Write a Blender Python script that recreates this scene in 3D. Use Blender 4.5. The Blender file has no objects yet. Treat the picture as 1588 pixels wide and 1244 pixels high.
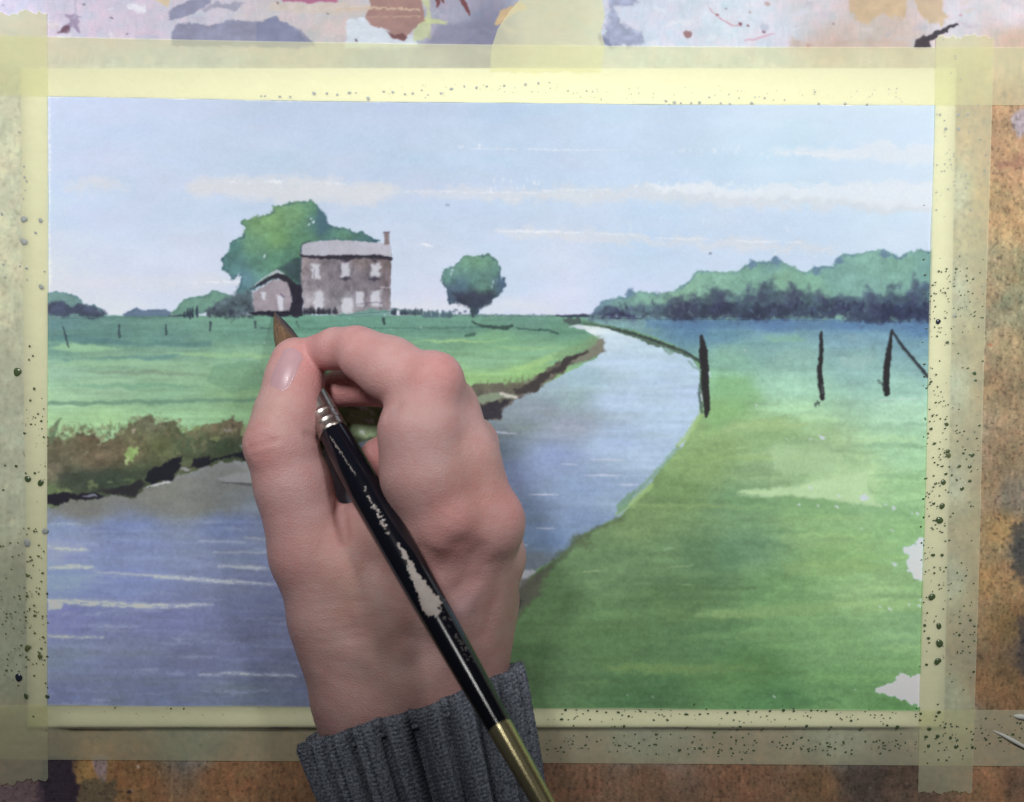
import bpy, bmesh, math, random
import numpy as np
from mathutils import Vector, Matrix

# ---------------- camera, light, exposure ----------------
S = 0.00027            # one working unit (u) is 0.27 mm on the board
D = 2000.0             # camera distance in u
TILT = math.radians(2.2)
CX, CY = 794.0, 622.0
sc = bpy.context.scene
C = sc.collection
cam_d = bpy.data.cameras.new('camera'); cam = bpy.data.objects.new('camera', cam_d); C.objects.link(cam)
cam.location = (0, D*math.sin(TILT)*S, D*math.cos(TILT)*S)
cam.rotation_euler = (-TILT, 0, 0)
cam_d.sensor_width = 36; cam_d.lens = 36*D/1588.0
cam_d.clip_start = .01; cam_d.clip_end = 20
cam_d.dof.use_dof = True; cam_d.dof.focus_distance = D*S*.985; cam_d.dof.aperture_fstop = 9.0
sc.camera = cam
w = bpy.data.worlds.new('World'); sc.world = w; w.use_nodes = True
w.node_tree.nodes['Background'].inputs[0].default_value = (.80, .86, 1, 1)
w.node_tree.nodes['Background'].inputs[1].default_value = .035
sc.view_settings.view_transform = 'Standard'; sc.view_settings.look = 'None'; sc.view_settings.exposure = 0
def lamp(name, loc, aim, power, spread, col=(1, .985, .97)):
    """desk lamp: a shaded bulb whose beam fades softly towards its rim"""
    l = bpy.data.lights.new(name, 'SPOT'); l.shadow_soft_size = .05; l.energy = power; l.color = col; l.spot_size = math.radians(spread); l.spot_blend = 1.0
    o = bpy.data.objects.new(name, l); C.objects.link(o); o.location = loc
    o.rotation_euler = (Vector(aim)-Vector(loc)).to_track_quat('-Z', 'Y').to_euler()
    return o
lamp('desk_lamp', (.22, .23, .47), (.19, .11, 0), 10.8, 80)
lamp('desk_lamp', (-.19, .28, .45), (-.165, .15, 0), 9.6, 80)
sc.cycles.use_denoising = True
sc.cycles.max_bounces = 8; sc.cycles.transparent_max_bounces = 12

# light on the board as measured on a plain white card: fitted in linear light
ILLUM = None
ILLUM = [[-0.0188, 0.1534, -0.8887, -0.2296, 0.1302, -0.616, -0.0177, 0.0478, 0.0596, -0.1413], [-0.0301, 0.1534, -0.8875, -0.2294, 0.1292, -0.6101, -0.0183, 0.0464, 0.0568, -0.137], [-0.0388, 0.1395, -0.8952, -0.236, 0.1161, -0.6109, 0.004, 0.0861, 0.0891, -0.1107]]

WHITE_TEST = False
TAPE_COL = (.86, .87, .66); TAPE_SEE = .44; TAPE_TINT = (1, 1, .83)
SKIN = (.57, .375, .362); NAIL = (.50, .31, .34)
KNIT0 = (.032, .040, .055); KNIT1 = (.30, .325, .375)
# ---------------- helpers ----------------
def P3(px, py, z=0.0):
    """point at height z (u) seen at photo position px, py"""
    ct, st = math.cos(TILT), math.sin(TILT)
    o = np.array([0, D*st, D*ct]); d = np.array([(px-CX)/D, -(py-CY)/D, -1.0])
    dw = np.array([d[0], d[1]*ct+d[2]*st, -d[1]*st+d[2]*ct])
    t = (z-o[2])/dw[2]
    return o+t*dw
def proj(X, Y, Zz=0.0):
    ct, st = math.cos(TILT), math.sin(TILT)
    y, z = Y-D*st, Zz-D*ct
    yc = y*ct-z*st; zc = y*st+z*ct
    return CX+D*X/(-zc), CY-D*yc/(-zc)
def link(name, me, mat=None, parent=None):
    o = bpy.data.objects.new(name, me); C.objects.link(o)
    if mat is not None: me.materials.append(mat)
    if parent is not None:
        o.parent = parent
    return o
def mesh(name, verts, faces, smooth=True):
    me = bpy.data.meshes.new(name)
    me.from_pydata([tuple(float(a)*S for a in v) for v in verts], [], [tuple(int(i) for i in f) for f in faces])
    if smooth: me.polygons.foreach_set('use_smooth', [True]*len(me.polygons))
    me.update(); return me
def fastmesh(name, V, Q, smooth=True):
    """V (n,3) in u, Q (m,4) quads"""
    me = bpy.data.meshes.new(name); V = np.ascontiguousarray(V*S, np.float32); Q = np.ascontiguousarray(Q, np.int32)
    me.vertices.add(len(V)); me.vertices.foreach_set('co', V.ravel())
    me.loops.add(Q.size); me.loops.foreach_set('vertex_index', Q.ravel())
    me.polygons.add(len(Q)); me.polygons.foreach_set('loop_start', np.arange(0, Q.size, Q.shape[1], dtype=np.int32))
    me.update(calc_edges=True)
    if smooth: me.polygons.foreach_set('use_smooth', np.ones(len(Q), bool))
    me.validate(); return me
def gridquads(nu, nv, wrap=False):
    i, j = np.meshgrid(np.arange(nu-1), np.arange(nv if wrap else nv-1), indexing='ij')
    j2 = (j+1) % nv
    return np.stack([i*nv+j, (i+1)*nv+j, (i+1)*nv+j2, i*nv+j2], -1).reshape(-1, 4)
def thing(name, label, cat, loc=(0, 0, 0), group=None):
    o = bpy.data.objects.new(name, None); C.objects.link(o); o.empty_display_size = .02
    o.location = loc; o['label'] = label; o['category'] = cat
    if group: o['group'] = group
    return o
def under(child, parent):
    bpy_loc = Matrix.Translation(parent.location) if parent.parent is None else None
    child.parent = parent
    if parent.parent is None: child.matrix_parent_inverse = Matrix.Translation(-Vector(parent.location))
    return child
def set_uv(me, fn):
    uv = me.uv_layers.new(name='UVMap')
    co = np.empty(len(me.vertices)*3, np.float32); me.vertices.foreach_get('co', co); co = co.reshape(-1, 3)/S
    vi = np.empty(len(me.loops), np.int32); me.loops.foreach_get('vertex_index', vi)
    u = fn(co[vi]); uv.data.foreach_set('uv', np.ascontiguousarray(u, np.float32).ravel())
def srgb2lin(a): return np.where(a <= .04045, a/12.92, ((a+.055)/1.055)**2.4)
def lin2srgb(a): a = np.clip(a, 0, 1); return np.where(a <= .0031308, a*12.92, 1.055*a**(1/2.4)-.055)
def illum(px, py):
    if ILLUM is None: return np.ones(np.shape(px)+(3,))*.8
    x = (px-CX)/800.0; y = (py-CY)/800.0
    B = [np.ones_like(x), x, y, x*x, x*y, y*y, x**3, x*x*y, x*y*y, y**3]
    return np.stack([np.exp(sum(c*b for c, b in zip(ILLUM[ch], B))) for ch in range(3)], -1)
def sheet_image(name, cv, px0, py0, px1, py1, k, clip=(.012, .93)):
    """lay the painted picture on the board plane: returns the pigment colour image and its uv function"""
    a = P3(px0, py0); b = P3(px1, py1)
    X0, X1, Y0, Y1 = min(a[0], b[0])-6, max(a[0], b[0])+6, min(a[1], b[1])-6, max(a[1], b[1])+6
    W, H = int((X1-X0)*k), int((Y1-Y0)*k)
    X, Y = np.meshgrid(X0+(np.arange(W)+.5)/k, Y0+(np.arange(H)+.5)/k)
    px, py = proj(X, Y)
    fx = np.clip((px-cv.x0)*cv.k-.5, 0, cv.w-1.01); fy = np.clip((py-cv.y0)*cv.k-.5, 0, cv.h-1.01)
    xi, yi = fx.astype(int), fy.astype(int); fx = (fx-xi)[..., None]; fy = (fy-yi)[..., None]
    im = (cv.img[yi, xi]*(1-fx)+cv.img[yi, xi+1]*fx)*(1-fy)+(cv.img[yi+1, xi]*(1-fx)+cv.img[yi+1, xi+1]*fx)*fy
    lin = srgb2lin(im/255.0)/illum(px, py)
    out = np.ones((H, W, 4), np.float32); out[..., :3] = lin2srgb(np.clip(lin, *clip))
    img = bpy.data.images.new(name, W, H); img.pixels.foreach_set(out.ravel()); img.update(); img.pack()
    return img, (lambda co: np.stack([(co[:, 0]-X0)/(X1-X0), (co[:, 1]-Y0)/(Y1-Y0)], -1))
class NT:
    def __init__(s, name):
        s.m = bpy.data.materials.new(name); s.m.use_nodes = True; s.t = s.m.node_tree; s.n = s.t.nodes; s.p = s.n['Principled BSDF']
    def add(s, typ, **kw):
        n = s.n.new(typ)
        for k, v in kw.items(): setattr(n, k, v)
        return n
    def link(s, a, b): s.t.links.new(a, b)
    def noise(s, scale, detail=3, rough=.55, vec=None, stretch=None):
        tc = s.add('ShaderNodeTexCoord'); mp = s.add('ShaderNodeMapping'); n = s.add('ShaderNodeTexNoise')
        if stretch: mp.inputs['Scale'].default_value = stretch
        s.link(tc.outputs['Object'], mp.inputs['Vector']); s.link(mp.outputs[0], n.inputs['Vector'])
        n.inputs['Scale'].default_value = scale; n.inputs['Detail'].default_value = detail; n.inputs['Roughness'].default_value = rough
        return n
    def bump(s, h, strength, dist):
        b = s.add('ShaderNodeBump'); b.inputs['Strength'].default_value = strength; b.inputs['Distance'].default_value = dist
        s.link(h, b.inputs['Height']); s.link(b.outputs[0], s.p.inputs['Normal']); return b
def mat_image(name, img, rough, bump_scale, bump_dist, spec=.3, extra=None):
    t = NT(name); i = t.add('ShaderNodeTexImage'); i.image = img; i.interpolation = 'Linear'; i.extension = 'EXTEND'
    t.link(i.outputs[0], t.p.inputs['Base Color']); t.p.inputs['Roughness'].default_value = rough
    t.p.inputs['Specular IOR Level'].default_value = spec
    n = t.noise(bump_scale, 3); t.bump(n.outputs['Fac'], .6, bump_dist)
    return t.m
def mat_plain(name, col, rough=.5, metal=0.0, spec=.4, coat=0.0, sss=None, noise=None, bump=None):
    t = NT(name); p = t.p; p.inputs['Roughness'].default_value = rough; p.inputs['Metallic'].default_value = metal
    p.inputs['Specular IOR Level'].default_value = spec; p.inputs['Coat Weight'].default_value = coat
    p.inputs['Base Color'].default_value = (*col, 1)
    if noise:
        scale, amt, stretch = noise; n = t.noise(scale, 4, .6, stretch=stretch); r = t.add('ShaderNodeMix', data_type='RGBA')
        t.link(n.outputs['Fac'], r.inputs['Factor']); r.inputs[6].default_value = (*[c*(1-amt) for c in col], 1); r.inputs[7].default_value = (*[min(1, c*(1+amt)) for c in col], 1)
        t.link(r.outputs[2], p.inputs['Base Color'])
    if bump:
        n = t.noise(bump[0], 3, stretch=bump[2] if len(bump) > 2 else None); t.bump(n.outputs['Fac'], .7, bump[1])
    return t.m
# ---------- numpy paint tools (all coordinates: millimetre-like "p" units of the sheet) ----------
import numpy as np, math
class Canvas:
    def __init__(s, x0, y0, x1, y1, k):
        s.x0, s.y0, s.k = x0, y0, k
        s.w, s.h = int((x1-x0)*k), int((y1-y0)*k)
        s.x1, s.y1 = x0+s.w/k, y0+s.h/k
        s.img = np.zeros((s.h, s.w, 3), np.float32)
        s.nc = {}
    def grid(s, bb):
        a = max(0, int((bb[0]-s.x0)*s.k)); b = min(s.w, int((bb[2]-s.x0)*s.k)+1)
        c = max(0, int((bb[1]-s.y0)*s.k)); d = min(s.h, int((bb[3]-s.y0)*s.k)+1)
        if b <= a or d <= c: return None
        X, Y = np.meshgrid((np.arange(a, b)+.5)/s.k+s.x0, (np.arange(c, d)+.5)/s.k+s.y0)
        return (slice(c, d), slice(a, b)), X.astype(np.float32), Y.astype(np.float32)
    def noise(s, seed, cx, cy, octv=3, gain=.55):
        key = (seed, cx, cy, octv, gain)
        if key in s.nc: return s.nc[key]
        out = np.zeros((s.h, s.w), np.float32); amp = 1; tot = 0
        rs = np.random.RandomState(seed)
        for o in range(octv):
            gx, gy = max(cx*s.k, 1.0), max(cy*s.k, 1.0)
            nx, ny = int(s.w/gx)+3, int(s.h/gy)+3
            g = rs.uniform(-1, 1, (ny, nx)).astype(np.float32)
            out += amp*upsample(g, s.w, s.h, gx, gy); tot += amp
            amp *= gain; cx /= 2.03; cy /= 2.03
        out /= tot*.55
        s.nc[key] = out
        return out
def upsample(g, w, h, gx, gy):
    x = np.arange(w)/gx; y = np.arange(h)/gy
    xi = np.minimum(x.astype(int), g.shape[1]-2); yi = np.minimum(y.astype(int), g.shape[0]-2)
    fx = (x-xi).astype(np.float32); fy = (y-yi).astype(np.float32)
    fx = fx*fx*(3-2*fx); fy = fy*fy*(3-2*fy)
    r = g[yi]*(1-fy)[:, None]+g[yi+1]*fy[:, None] if g.ndim == 2 else None
    return r[:, xi]*(1-fx)+r[:, xi+1]*fx
def sm(x, a, b):
    t = np.clip((x-a)/(b-a), 0, 1); return t*t*(3-2*t)
def field(cv, pts, ax=1.0, ay=1.0, p=3.0, step=6):
    """smooth colour field through scattered (x, y, r, g, b) samples"""
    w, h = max(2, int(cv.w/(step*cv.k)))+2, max(2, int(cv.h/(step*cv.k)))+2
    X, Y = np.meshgrid(np.arange(w)*step+cv.x0, np.arange(h)*step+cv.y0)
    acc = np.zeros((h, w, 3)); ws = np.zeros((h, w))
    for q in pts:
        d2 = ((X-q[0])*ax)**2+((Y-q[1])*ay)**2+60.0
        ww = d2**(-p/2)
        acc += ww[..., None]*np.array(q[2:5], float); ws += ww
    acc /= ws[..., None]
    g = step*cv.k
    return np.stack([upsample(acc[..., c].astype(np.float32), cv.w, cv.h, g, g) for c in range(3)], -1)
def sdpoly(X, Y, pts):
    n = len(pts); d = np.full(X.shape, 1e9, np.float32); inside = np.zeros(X.shape, bool)
    for i in range(n):
        ax, ay = pts[i]; bx, by = pts[(i+1) % n]
        ex, ey = bx-ax, by-ay; l2 = ex*ex+ey*ey
        if l2 < 1e-9: continue
        wx, wy = X-ax, Y-ay
        t = np.clip((wx*ex+wy*ey)/l2, 0, 1)
        d = np.minimum(d, (wx-ex*t)**2+(wy-ey*t)**2)
        c = ((ay <= Y) & (by > Y)) | ((by <= Y) & (ay > Y))
        if ey != 0: inside ^= c & (X < ax+(Y-ay)/ey*ex)
    d = np.sqrt(d)
    return np.where(inside, -d, d)
def poly(cv, pts, col, soft=1.2, warp=2.0, cell=7, op=1.0, edge=0.0, edgecol=None, seed=1, dry=0.0, tex=0.0, mod=None):
    """a wash: soft = edge softness, warp = raggedness, edge = darker rim left by drying paint"""
    xs = [p[0] for p in pts]; ys = [p[1] for p in pts]; m = soft+warp*2+3
    g = cv.grid((min(xs)-m, min(ys)-m, max(xs)+m, max(ys)+m))
    if g is None: return
    sl, X, Y = g
    if warp:
        X = X+warp*cv.noise(seed, cell, cell)[sl]; Y = Y+warp*cv.noise(seed+50, cell, cell)[sl]
    d = sdpoly(X, Y, pts)
    a = 1-sm(d, -soft, soft)
    a = a*op
    if dry: a = a*sm(cv.noise(seed+7, 9, 2.2, 3)[sl]+1.0-2*dry, -.15, .15)
    if mod is not None: a = a*mod[sl]
    c = col[sl] if isinstance(col, np.ndarray) and col.ndim == 3 else np.broadcast_to(np.array(col, np.float32), X.shape+(3,))
    if tex: c = c*(1+tex*cv.noise(seed+11, 14, 10, 4)[sl])[..., None]
    if edge:
        e = np.exp(-((d+1.6)/1.7)**2)*edge*(.6+.5*cv.noise(seed+3, 15, 15)[sl])
        e = np.clip(e, 0, 1)[..., None]; ec = np.array(edgecol if edgecol is not None else (50, 80, 110), np.float32)
        c = c*(1-e)+ec*e
    cv.img[sl] = cv.img[sl]*(1-a[..., None])+c*a[..., None]
def stroke(cv, pts, col, op=1.0, soft=.8, warp=.8, cell=4, dry=0.0, seed=2):
    """pts: (x, y, halfwidth) along the stroke"""
    xs = [p[0] for p in pts]; ys = [p[1] for p in pts]; m = max(p[2] for p in pts)+soft+warp*2+2
    g = cv.grid((min(xs)-m, min(ys)-m, max(xs)+m, max(ys)+m))
    if g is None: return
    sl, X, Y = g
    if warp:
        X = X+warp*cv.noise(seed, cell, cell)[sl]; Y = Y+warp*cv.noise(seed+50, cell, cell)[sl]
    d = np.full(X.shape, 1e9, np.float32)
    for i in range(len(pts)-1):
        ax, ay, ar = pts[i]; bx, by, br = pts[i+1]
        ex, ey = bx-ax, by-ay; l2 = ex*ex+ey*ey+1e-9
        wx, wy = X-ax, Y-ay
        t = np.clip((wx*ex+wy*ey)/l2, 0, 1)
        d = np.minimum(d, np.sqrt((wx-ex*t)**2+(wy-ey*t)**2)-(ar+(br-ar)*t))
    a = (1-sm(d, -soft, soft))*op
    if dry: a = a*sm(cv.noise(seed+7, 9, 2.0, 3)[sl]+1.0-2*dry, -.2, .2)
    a = a[..., None]
    cv.img[sl] = cv.img[sl]*(1-a)+np.array(col, np.float32)*a
def Z(x0, y0, pts, s=3.97): return [(x0+p[0]/s, y0+p[1]/s)+tuple(p[2:]) for p in pts]

# ---------- the painted outlines, shared by the picture and by the paint-layer meshes ----------
P_TREE = Z(300, 280, [(180,480),(215,440),(225,385),(300,350),(312,300),(300,250),(360,232),(430,215),(490,190),(490,155),(580,145),(620,130),(700,135),(720,120),(760,160),(810,205),(830,262),(900,290),(960,308),(1040,320),(1080,350),(1150,370),(1140,388),(1000,380),(830,372),(700,388),(672,420),(665,650),(620,680),(520,600),(440,640),(360,690),(345,800),(270,790),(265,690),(300,620),(290,590),(230,620),(220,580),(180,555)])
P_WALL = Z(300, 280, [(668,470),(1215,480),(1212,805),(1000,822),(900,830),(680,805),(664,640)])
P_ROOF = Z(300, 280, [(664,468),(675,402),(730,378),(860,368),(1000,376),(1150,386),(1215,402),(1222,474),(1100,464),(900,470),(780,474)])
P_CHIM = Z(300, 280, [(1174,325),(1206,322),(1208,402),(1178,398)])
P_SHED = Z(300, 280, [(365,700),(440,645),(500,612),(575,625),(615,700),(596,812),(380,815)])
P_SHEDROOF = Z(300, 280, [(355,668),(430,622),(500,582),(520,570),(560,582),(640,645),(670,650),(668,700),(625,760),(602,690),(565,632),(520,606),(470,614),(430,640)])
P_GAP = Z(300, 280, [(590,640),(668,640),(675,815),(640,845),(585,828),(612,740)])
P_DBUSH = Z(300, 280, [(55,812),(120,765),(190,735),(262,700),(350,690),(372,760),(374,812),(300,835),(240,862),(180,838),(100,832)])
P_LBUSH = [(262,489),(275,478),(285,466),(303,460),(322,459),(328,451),(345,453),(362,460),(372,468),(352,480),(315,486),(300,490)]
P_LONE = Z(660, 370, [(95,260),(110,190),(170,170),(240,100),(310,112),(380,95),(430,130),(460,180),(465,240),(495,245),(497,290),(460,350),(410,370),(390,410),(330,432),(315,475),(285,475),(270,432),(200,402),(150,400),(130,340)])
P_WOOD = [(915,490),(922,478),(932,468),(955,462),(970,460),(975,450),(988,452),(1020,456),(1045,450),(1060,442),(1072,430),(1082,418),(1110,423),(1140,421),(1160,408),(1180,405),(1195,408),(1202,398),(1222,410),(1250,423),(1262,414),(1290,413),(1300,398),(1320,394),(1370,387),(1392,400),(1410,392),(1425,388),(1446,390),(1446,500),(1300,498),(1180,496),(1000,494)]
P_WOODDARK = [(918,491),(930,480),(960,476),(985,482),(1000,472),(1025,466),(1050,458),(1062,462),(1085,458),(1105,450),(1120,455),(1135,462),(1155,455),(1170,448),(1180,436),(1195,436),(1210,456),(1225,445),(1240,455),(1262,452),(1280,462),(1300,456),(1330,464),(1345,452),(1370,452),(1385,448),(1405,455),(1425,446),(1446,440),(1446,500),(1390,495),(1350,502),(1300,492),(1180,495),(1050,496),(960,494)]
P_FARL = [(70,456),(90,452),(112,456),(125,464),(132,472),(148,474),(160,482),(168,488),(155,494),(120,494),(70,494)]
P_HILL = [(190,489),(203,483),(213,477),(222,482),(240,480),(258,481),(268,488),(262,492),(195,492)]
P_RIVER = [(893,505),(925,506),(965,513),(1005,527),(1040,541),(1072,556),(1084,575),(1084,640),(1060,690),(1030,720),(1000,760),(962,800),(905,828),(868,862),(830,885),(806,915),(792,960),(780,1010),(772,1110),(60,1110),(60,774),(150,758),(250,732),(380,692),(500,672),(600,660),(700,646),(760,636),(790,622),(830,603),(880,578),(925,555),(934,535),(915,517)]
P_BANK = Z(60, 620, [(-10,700),(-10,290),(80,215),(110,215),(190,262),(225,225),(262,200),(340,212),(390,272),(480,230),(560,165),(640,105),(700,90),(740,150),(800,130),(850,130),(885,205),(960,180),(1100,145),(1190,110),(1250,140),(1280,220),(1400,190),(1600,170),(1900,150),(2200,100),(2500,60),(2760,-10),(2760,70),(2500,160),(2200,230),(1600,330),(1290,372),(1100,392),(850,475),(660,540),(600,605),(480,580),(400,602),(200,612),(110,655),(40,640)])
P_RBANK = Z(660, 370, [(365,1110),(330,1070),(300,1000),(250,1000),(200,960),(300,900),(520,890),(640,870),(700,830),(840,750),(960,700),(1010,640),(1090,620),(1095,690),(1040,730),(900,780),(790,860),(700,930),(640,960),(540,1000),(480,1050),(460,1110)])
P_MEADR = [(1446,492),(1446,1112),(772,1112),(780,1010),(792,960),(806,915),(830,885),(868,862),(905,828),(962,800),(1000,760),(1030,720),(1060,690),(1084,645),(1090,560),(1040,533),(980,512),(930,502),(900,494)]
P_MEADL = [(60,490),(900,490),(905,505),(930,530),(925,555),(880,578),(830,603),(790,622),(760,640),(700,652),(600,668),(500,682),(380,706),(250,748),(150,777),(60,795)]
WINDOWS = [(755,565,26,46),(935,556,26,42),(1120,556,30,42),(775,745,30,55),(945,775,34,52),(1024,730,26,44),(1127,730,32,48)]
POSTS = [([(1087,522,2.0),(1090,545,6.5),(1092,575,6.8),(1093,605,6),(1096,630,5.2),(1095,646,2)], 'near'),
         ([(1272,515,1.8),(1273,545,3),(1270,575,4),(1272,600,4.5),(1275,618,3.2)], 'mid'),
         ([(1382,513,2),(1378,540,4),(1374,570,4.8),(1373,595,5.5),(1374,611,4.5)], 'far')]
RAIL = [(1383,515,1.6),(1400,540,2.4),(1420,563,2.4),(1437,584,2.8)]
SMALLPOSTS = [[(99,508,1),(103,522,1.5),(107,539,1)],[(185,504,1.2),(186,523,1.6)],[(258,504,1),(258,519,1.8)],[(327,500,1.6),(326,513,1)],[(396,500,1.8),(397,508,1.2)]]

def paint_picture(k=1.0):
    cv = Canvas(56, 130, 1476, 1124, k)
    N = cv.noise
    # sky
    sky = field(cv, [(75,150,195,212,243),(75,300,192,210,240),(75,440,205,214,238),(250,160,190,210,242),(250,300,190,208,238),(250,430,200,212,238),(450,170,183,203,236),(450,260,182,205,235),(620,160,181,202,236),(620,260,180,202,234),(620,420,188,206,234),(800,170,180,205,238),(800,250,182,206,238),(800,430,192,208,238),(1000,170,186,214,244),(1000,250,186,213,244),(1000,380,186,210,242),(1000,450,192,210,242),(1200,170,203,228,252),(1200,250,198,226,250),(1200,380,192,214,244),(1440,170,208,230,253),(1440,300,205,226,248),(1440,380,200,220,247),(650,480,202,210,238),(860,480,205,212,240),(200,480,208,216,238)], ay=1.3, p=2.6)
    sky = sky+np.array([7, 8, 6], np.float32)
    cv.img[:] = sky
    n = N(5, 90, 30, 4); cv.img *= (1+.012*n)[..., None]
    cv.img[..., 0] += 4*N(6, 120, 40, 3); cv.img[..., 2] += 2*N(8, 80, 40, 3)
    cream = (222, 223, 226)
    for (pts, op, soft) in [([(95,284),(150,280),(205,288),(160,296),(100,294)], .6, 6), ([(285,285),(330,276),(440,275),(560,282),(620,292),(600,312),(480,318),(380,306),(300,302)], .75, 7),
                            ([(600,298),(800,296),(1000,292),(1210,304),(1445,316),(1445,330),(1200,322),(1000,312),(800,312)], .6, 6), ([(1000,292),(1200,290),(1300,285),(1445,285),(1445,322),(1300,314),(1150,306),(1010,300)], .7, 3),
                            ([(760,358),(900,358),(1000,368),(1160,372),(1300,385),(1290,392),(1000,380),(800,368)], .5, 4), ([(1330,225),(1365,222),(1400,230),(1445,224),(1445,262),(1340,246),(1250,244),(1200,238)], .65, 4),
                            ([(90,428),(200,430),(330,428),(430,434),(300,446),(120,446)], .35, 8), ([(600,470),(700,462),(860,468),(860,486),(600,486)], .35, 7)]:
        c = cream if pts[0][0] < 950 else (232, 240, 248)
        poly(cv, pts, c, soft=soft*1.3, warp=8, cell=20, op=op*.9, seed=21); poly(cv, pts, c, soft=1.5, warp=9, cell=11, op=op*.45, seed=22, dry=.3)
    # dry-brush whites in the sky
    rs = np.random.RandomState(4)
    def sparks(xa, xb, y, slope, n_, h, op=.8, col=(238, 243, 250)):
        for i in range(n_):
            x = rs.uniform(xa, xb); yy = y+slope*(x-xa)+rs.normal(0, h)
            hh = rs.uniform(.8, 2.2)
            stroke(cv, [(x, yy-rs.uniform(0, 4), .8*hh*.6), (x+rs.uniform(-2, 2), yy+rs.uniform(0, 3), hh*.7)], col, op=op*rs.uniform(.4, 1), soft=1.2, warp=1.2, seed=31)
    sparks(1040, 1440, 233, .03, 34, 3, .7); sparks(1180, 1440, 395, .02, 22, 3, .6); sparks(900, 1300, 345, .02, 16, 10, .5); sparks(1000, 1440, 288, .02, 90, 4); sparks(760, 1000, 288, .0, 26, 5); sparks(690, 775, 228, 0, 8, 2); sparks(420, 440, 283, 0, 6, 1)
    for (xa, xb, y, yb, w) in [(630,850,298,300,1.2),(355,390,283,285,1.6),(412,440,283,281,1.8),(486,535,284,286,1.5),(780,805,310,312,1.4),(840,950,297,295,1.2),(770,910,359,362,2.4),(910,1000,362,366,1),(645,672,378,382,2),(730,960,232,234,.9),(1210,1330,238,244,2.2),(1010,1100,370,372,1),(1130,1240,374,377,1.6),(1330,1440,400,402,1),(300,420,440,436,1.5),(75,112,152,150,2),(385,470,156,156,2),(540,600,157,160,1.5)]:
        stroke(cv, [(xa, y, w*.4), ((xa+xb)/2, (y+yb)/2, w), (xb, yb, w*.4)], (236, 240, 248), op=.8, soft=1.1, warp=1.4, dry=.35, seed=33)
    stroke(cv, [(1100,394,1.6),(1102,394,1.6)], (110,125,160), op=.8)
    stroke(cv, [(692,319,1.6),(696,319,1.2)], (140,155,185), op=.7)
    stroke(cv, [(76,170,1.6),(78,250,2.4),(76,330,1.2),(79,440,2)], (235, 238, 248), op=.7, warp=2, dry=.4)
    # ground, far to near
    gl = field(cv, [(80,500,92,140,150),(80,540,105,160,150),(80,575,140,190,165),(80,620,150,200,160),(80,660,155,205,150),(160,520,88,138,138),(160,560,125,175,145),(160,600,140,188,155),(160,650,150,202,145),(260,525,92,145,142),(260,548,115,165,145),(260,580,135,185,150),(260,610,125,178,145),(260,650,140,195,148),(380,520,98,155,142),(380,548,125,180,150),(380,580,125,175,135),(380,610,120,170,125),(380,650,135,190,140),(480,505,88,150,135),(560,502,92,152,140),(640,505,92,150,140),(720,510,90,145,135),(820,500,95,150,140),(880,515,92,150,130),(600,540,110,170,135),(760,525,110,170,130),(760,560,120,175,140),(850,545,118,175,140),(900,540,105,165,125),(750,590,135,190,120),(820,580,135,195,120),(600,620,135,185,120),(500,600,125,175,125),(760,620,130,178,115),(500,660,120,150,100)], ay=3.0, p=3)
    gl = gl*np.array([1.05, 1.03, .97], np.float32)*(1+.05*N(61, 60, 5, 4)+.02*N(62, 8, 4, 3))[..., None]
    poly(cv, [(50,491),(180,490),(480,489),(640,489),(900,490),(945,492),(1200,493),(1480,493),(1480,1130),(50,1130)], gl, soft=1.2, warp=1, cell=20, seed=63)
    gr = field(cv, [(960,500,110,160,165),(1080,505,80,130,170),(1200,505,88,135,185),(1320,505,85,140,185),(1430,510,80,130,175),(1120,520,90,145,170),(1200,525,110,165,165),(1320,525,115,165,180),(1430,540,110,165,180),(1130,550,120,180,155),(1230,560,130,185,170),(1330,560,130,185,178),(1430,570,125,180,180),(1120,600,125,190,140),(1230,600,145,205,175),(1400,600,140,198,180),(1120,640,125,178,110),(1230,640,150,205,160),(1400,640,155,210,180),(1110,680,125,165,105),(1200,670,135,180,120),(1280,690,145,185,140),(1400,700,145,200,160),(1330,740,165,210,155),(1400,760,140,195,140),(1200,730,125,165,120),(1080,720,120,160,100),(1050,760,105,145,90),(1150,780,100,145,105),(1250,790,125,175,115),(1400,830,125,180,120),(1000,800,105,140,90),(1070,850,92,132,90),(1150,850,95,142,105),(1300,860,118,168,105),(950,880,90,128,88),(1050,930,80,118,75),(1200,920,100,150,95),(1350,920,130,178,120),(1300,1000,105,155,100),(1400,980,115,165,115),(850,950,85,125,80),(850,1050,70,105,68),(950,1000,75,115,72),(1000,1080,62,105,65),(1150,1040,78,125,72),(1200,1085,68,118,72),(1400,1040,100,150,95),(1400,1090,78,130,75),(1100,990,76,120,78),(1300,1060,88,138,85)], ay=1.6, p=3.4)
    gr = gr*(1+.045*N(71, 70, 9, 4)+.035*N(72, 9, 6, 3)+.02*N(73, 2.5, 2.5, 2))[..., None]
    yy = ((np.arange(cv.h)/cv.k+cv.y0)[:, None]).astype(np.float32); q = sm(yy, 560, 700)
    gr *= 1.05
    gr[..., 0] *= 1.03+.02*q; gr[..., 2] *= 1-.05*q; gr[..., 1] *= 1.0+.02*q
    poly(cv, P_MEADR, gr, soft=1.2, warp=1.5, cell=10, seed=75)
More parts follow.
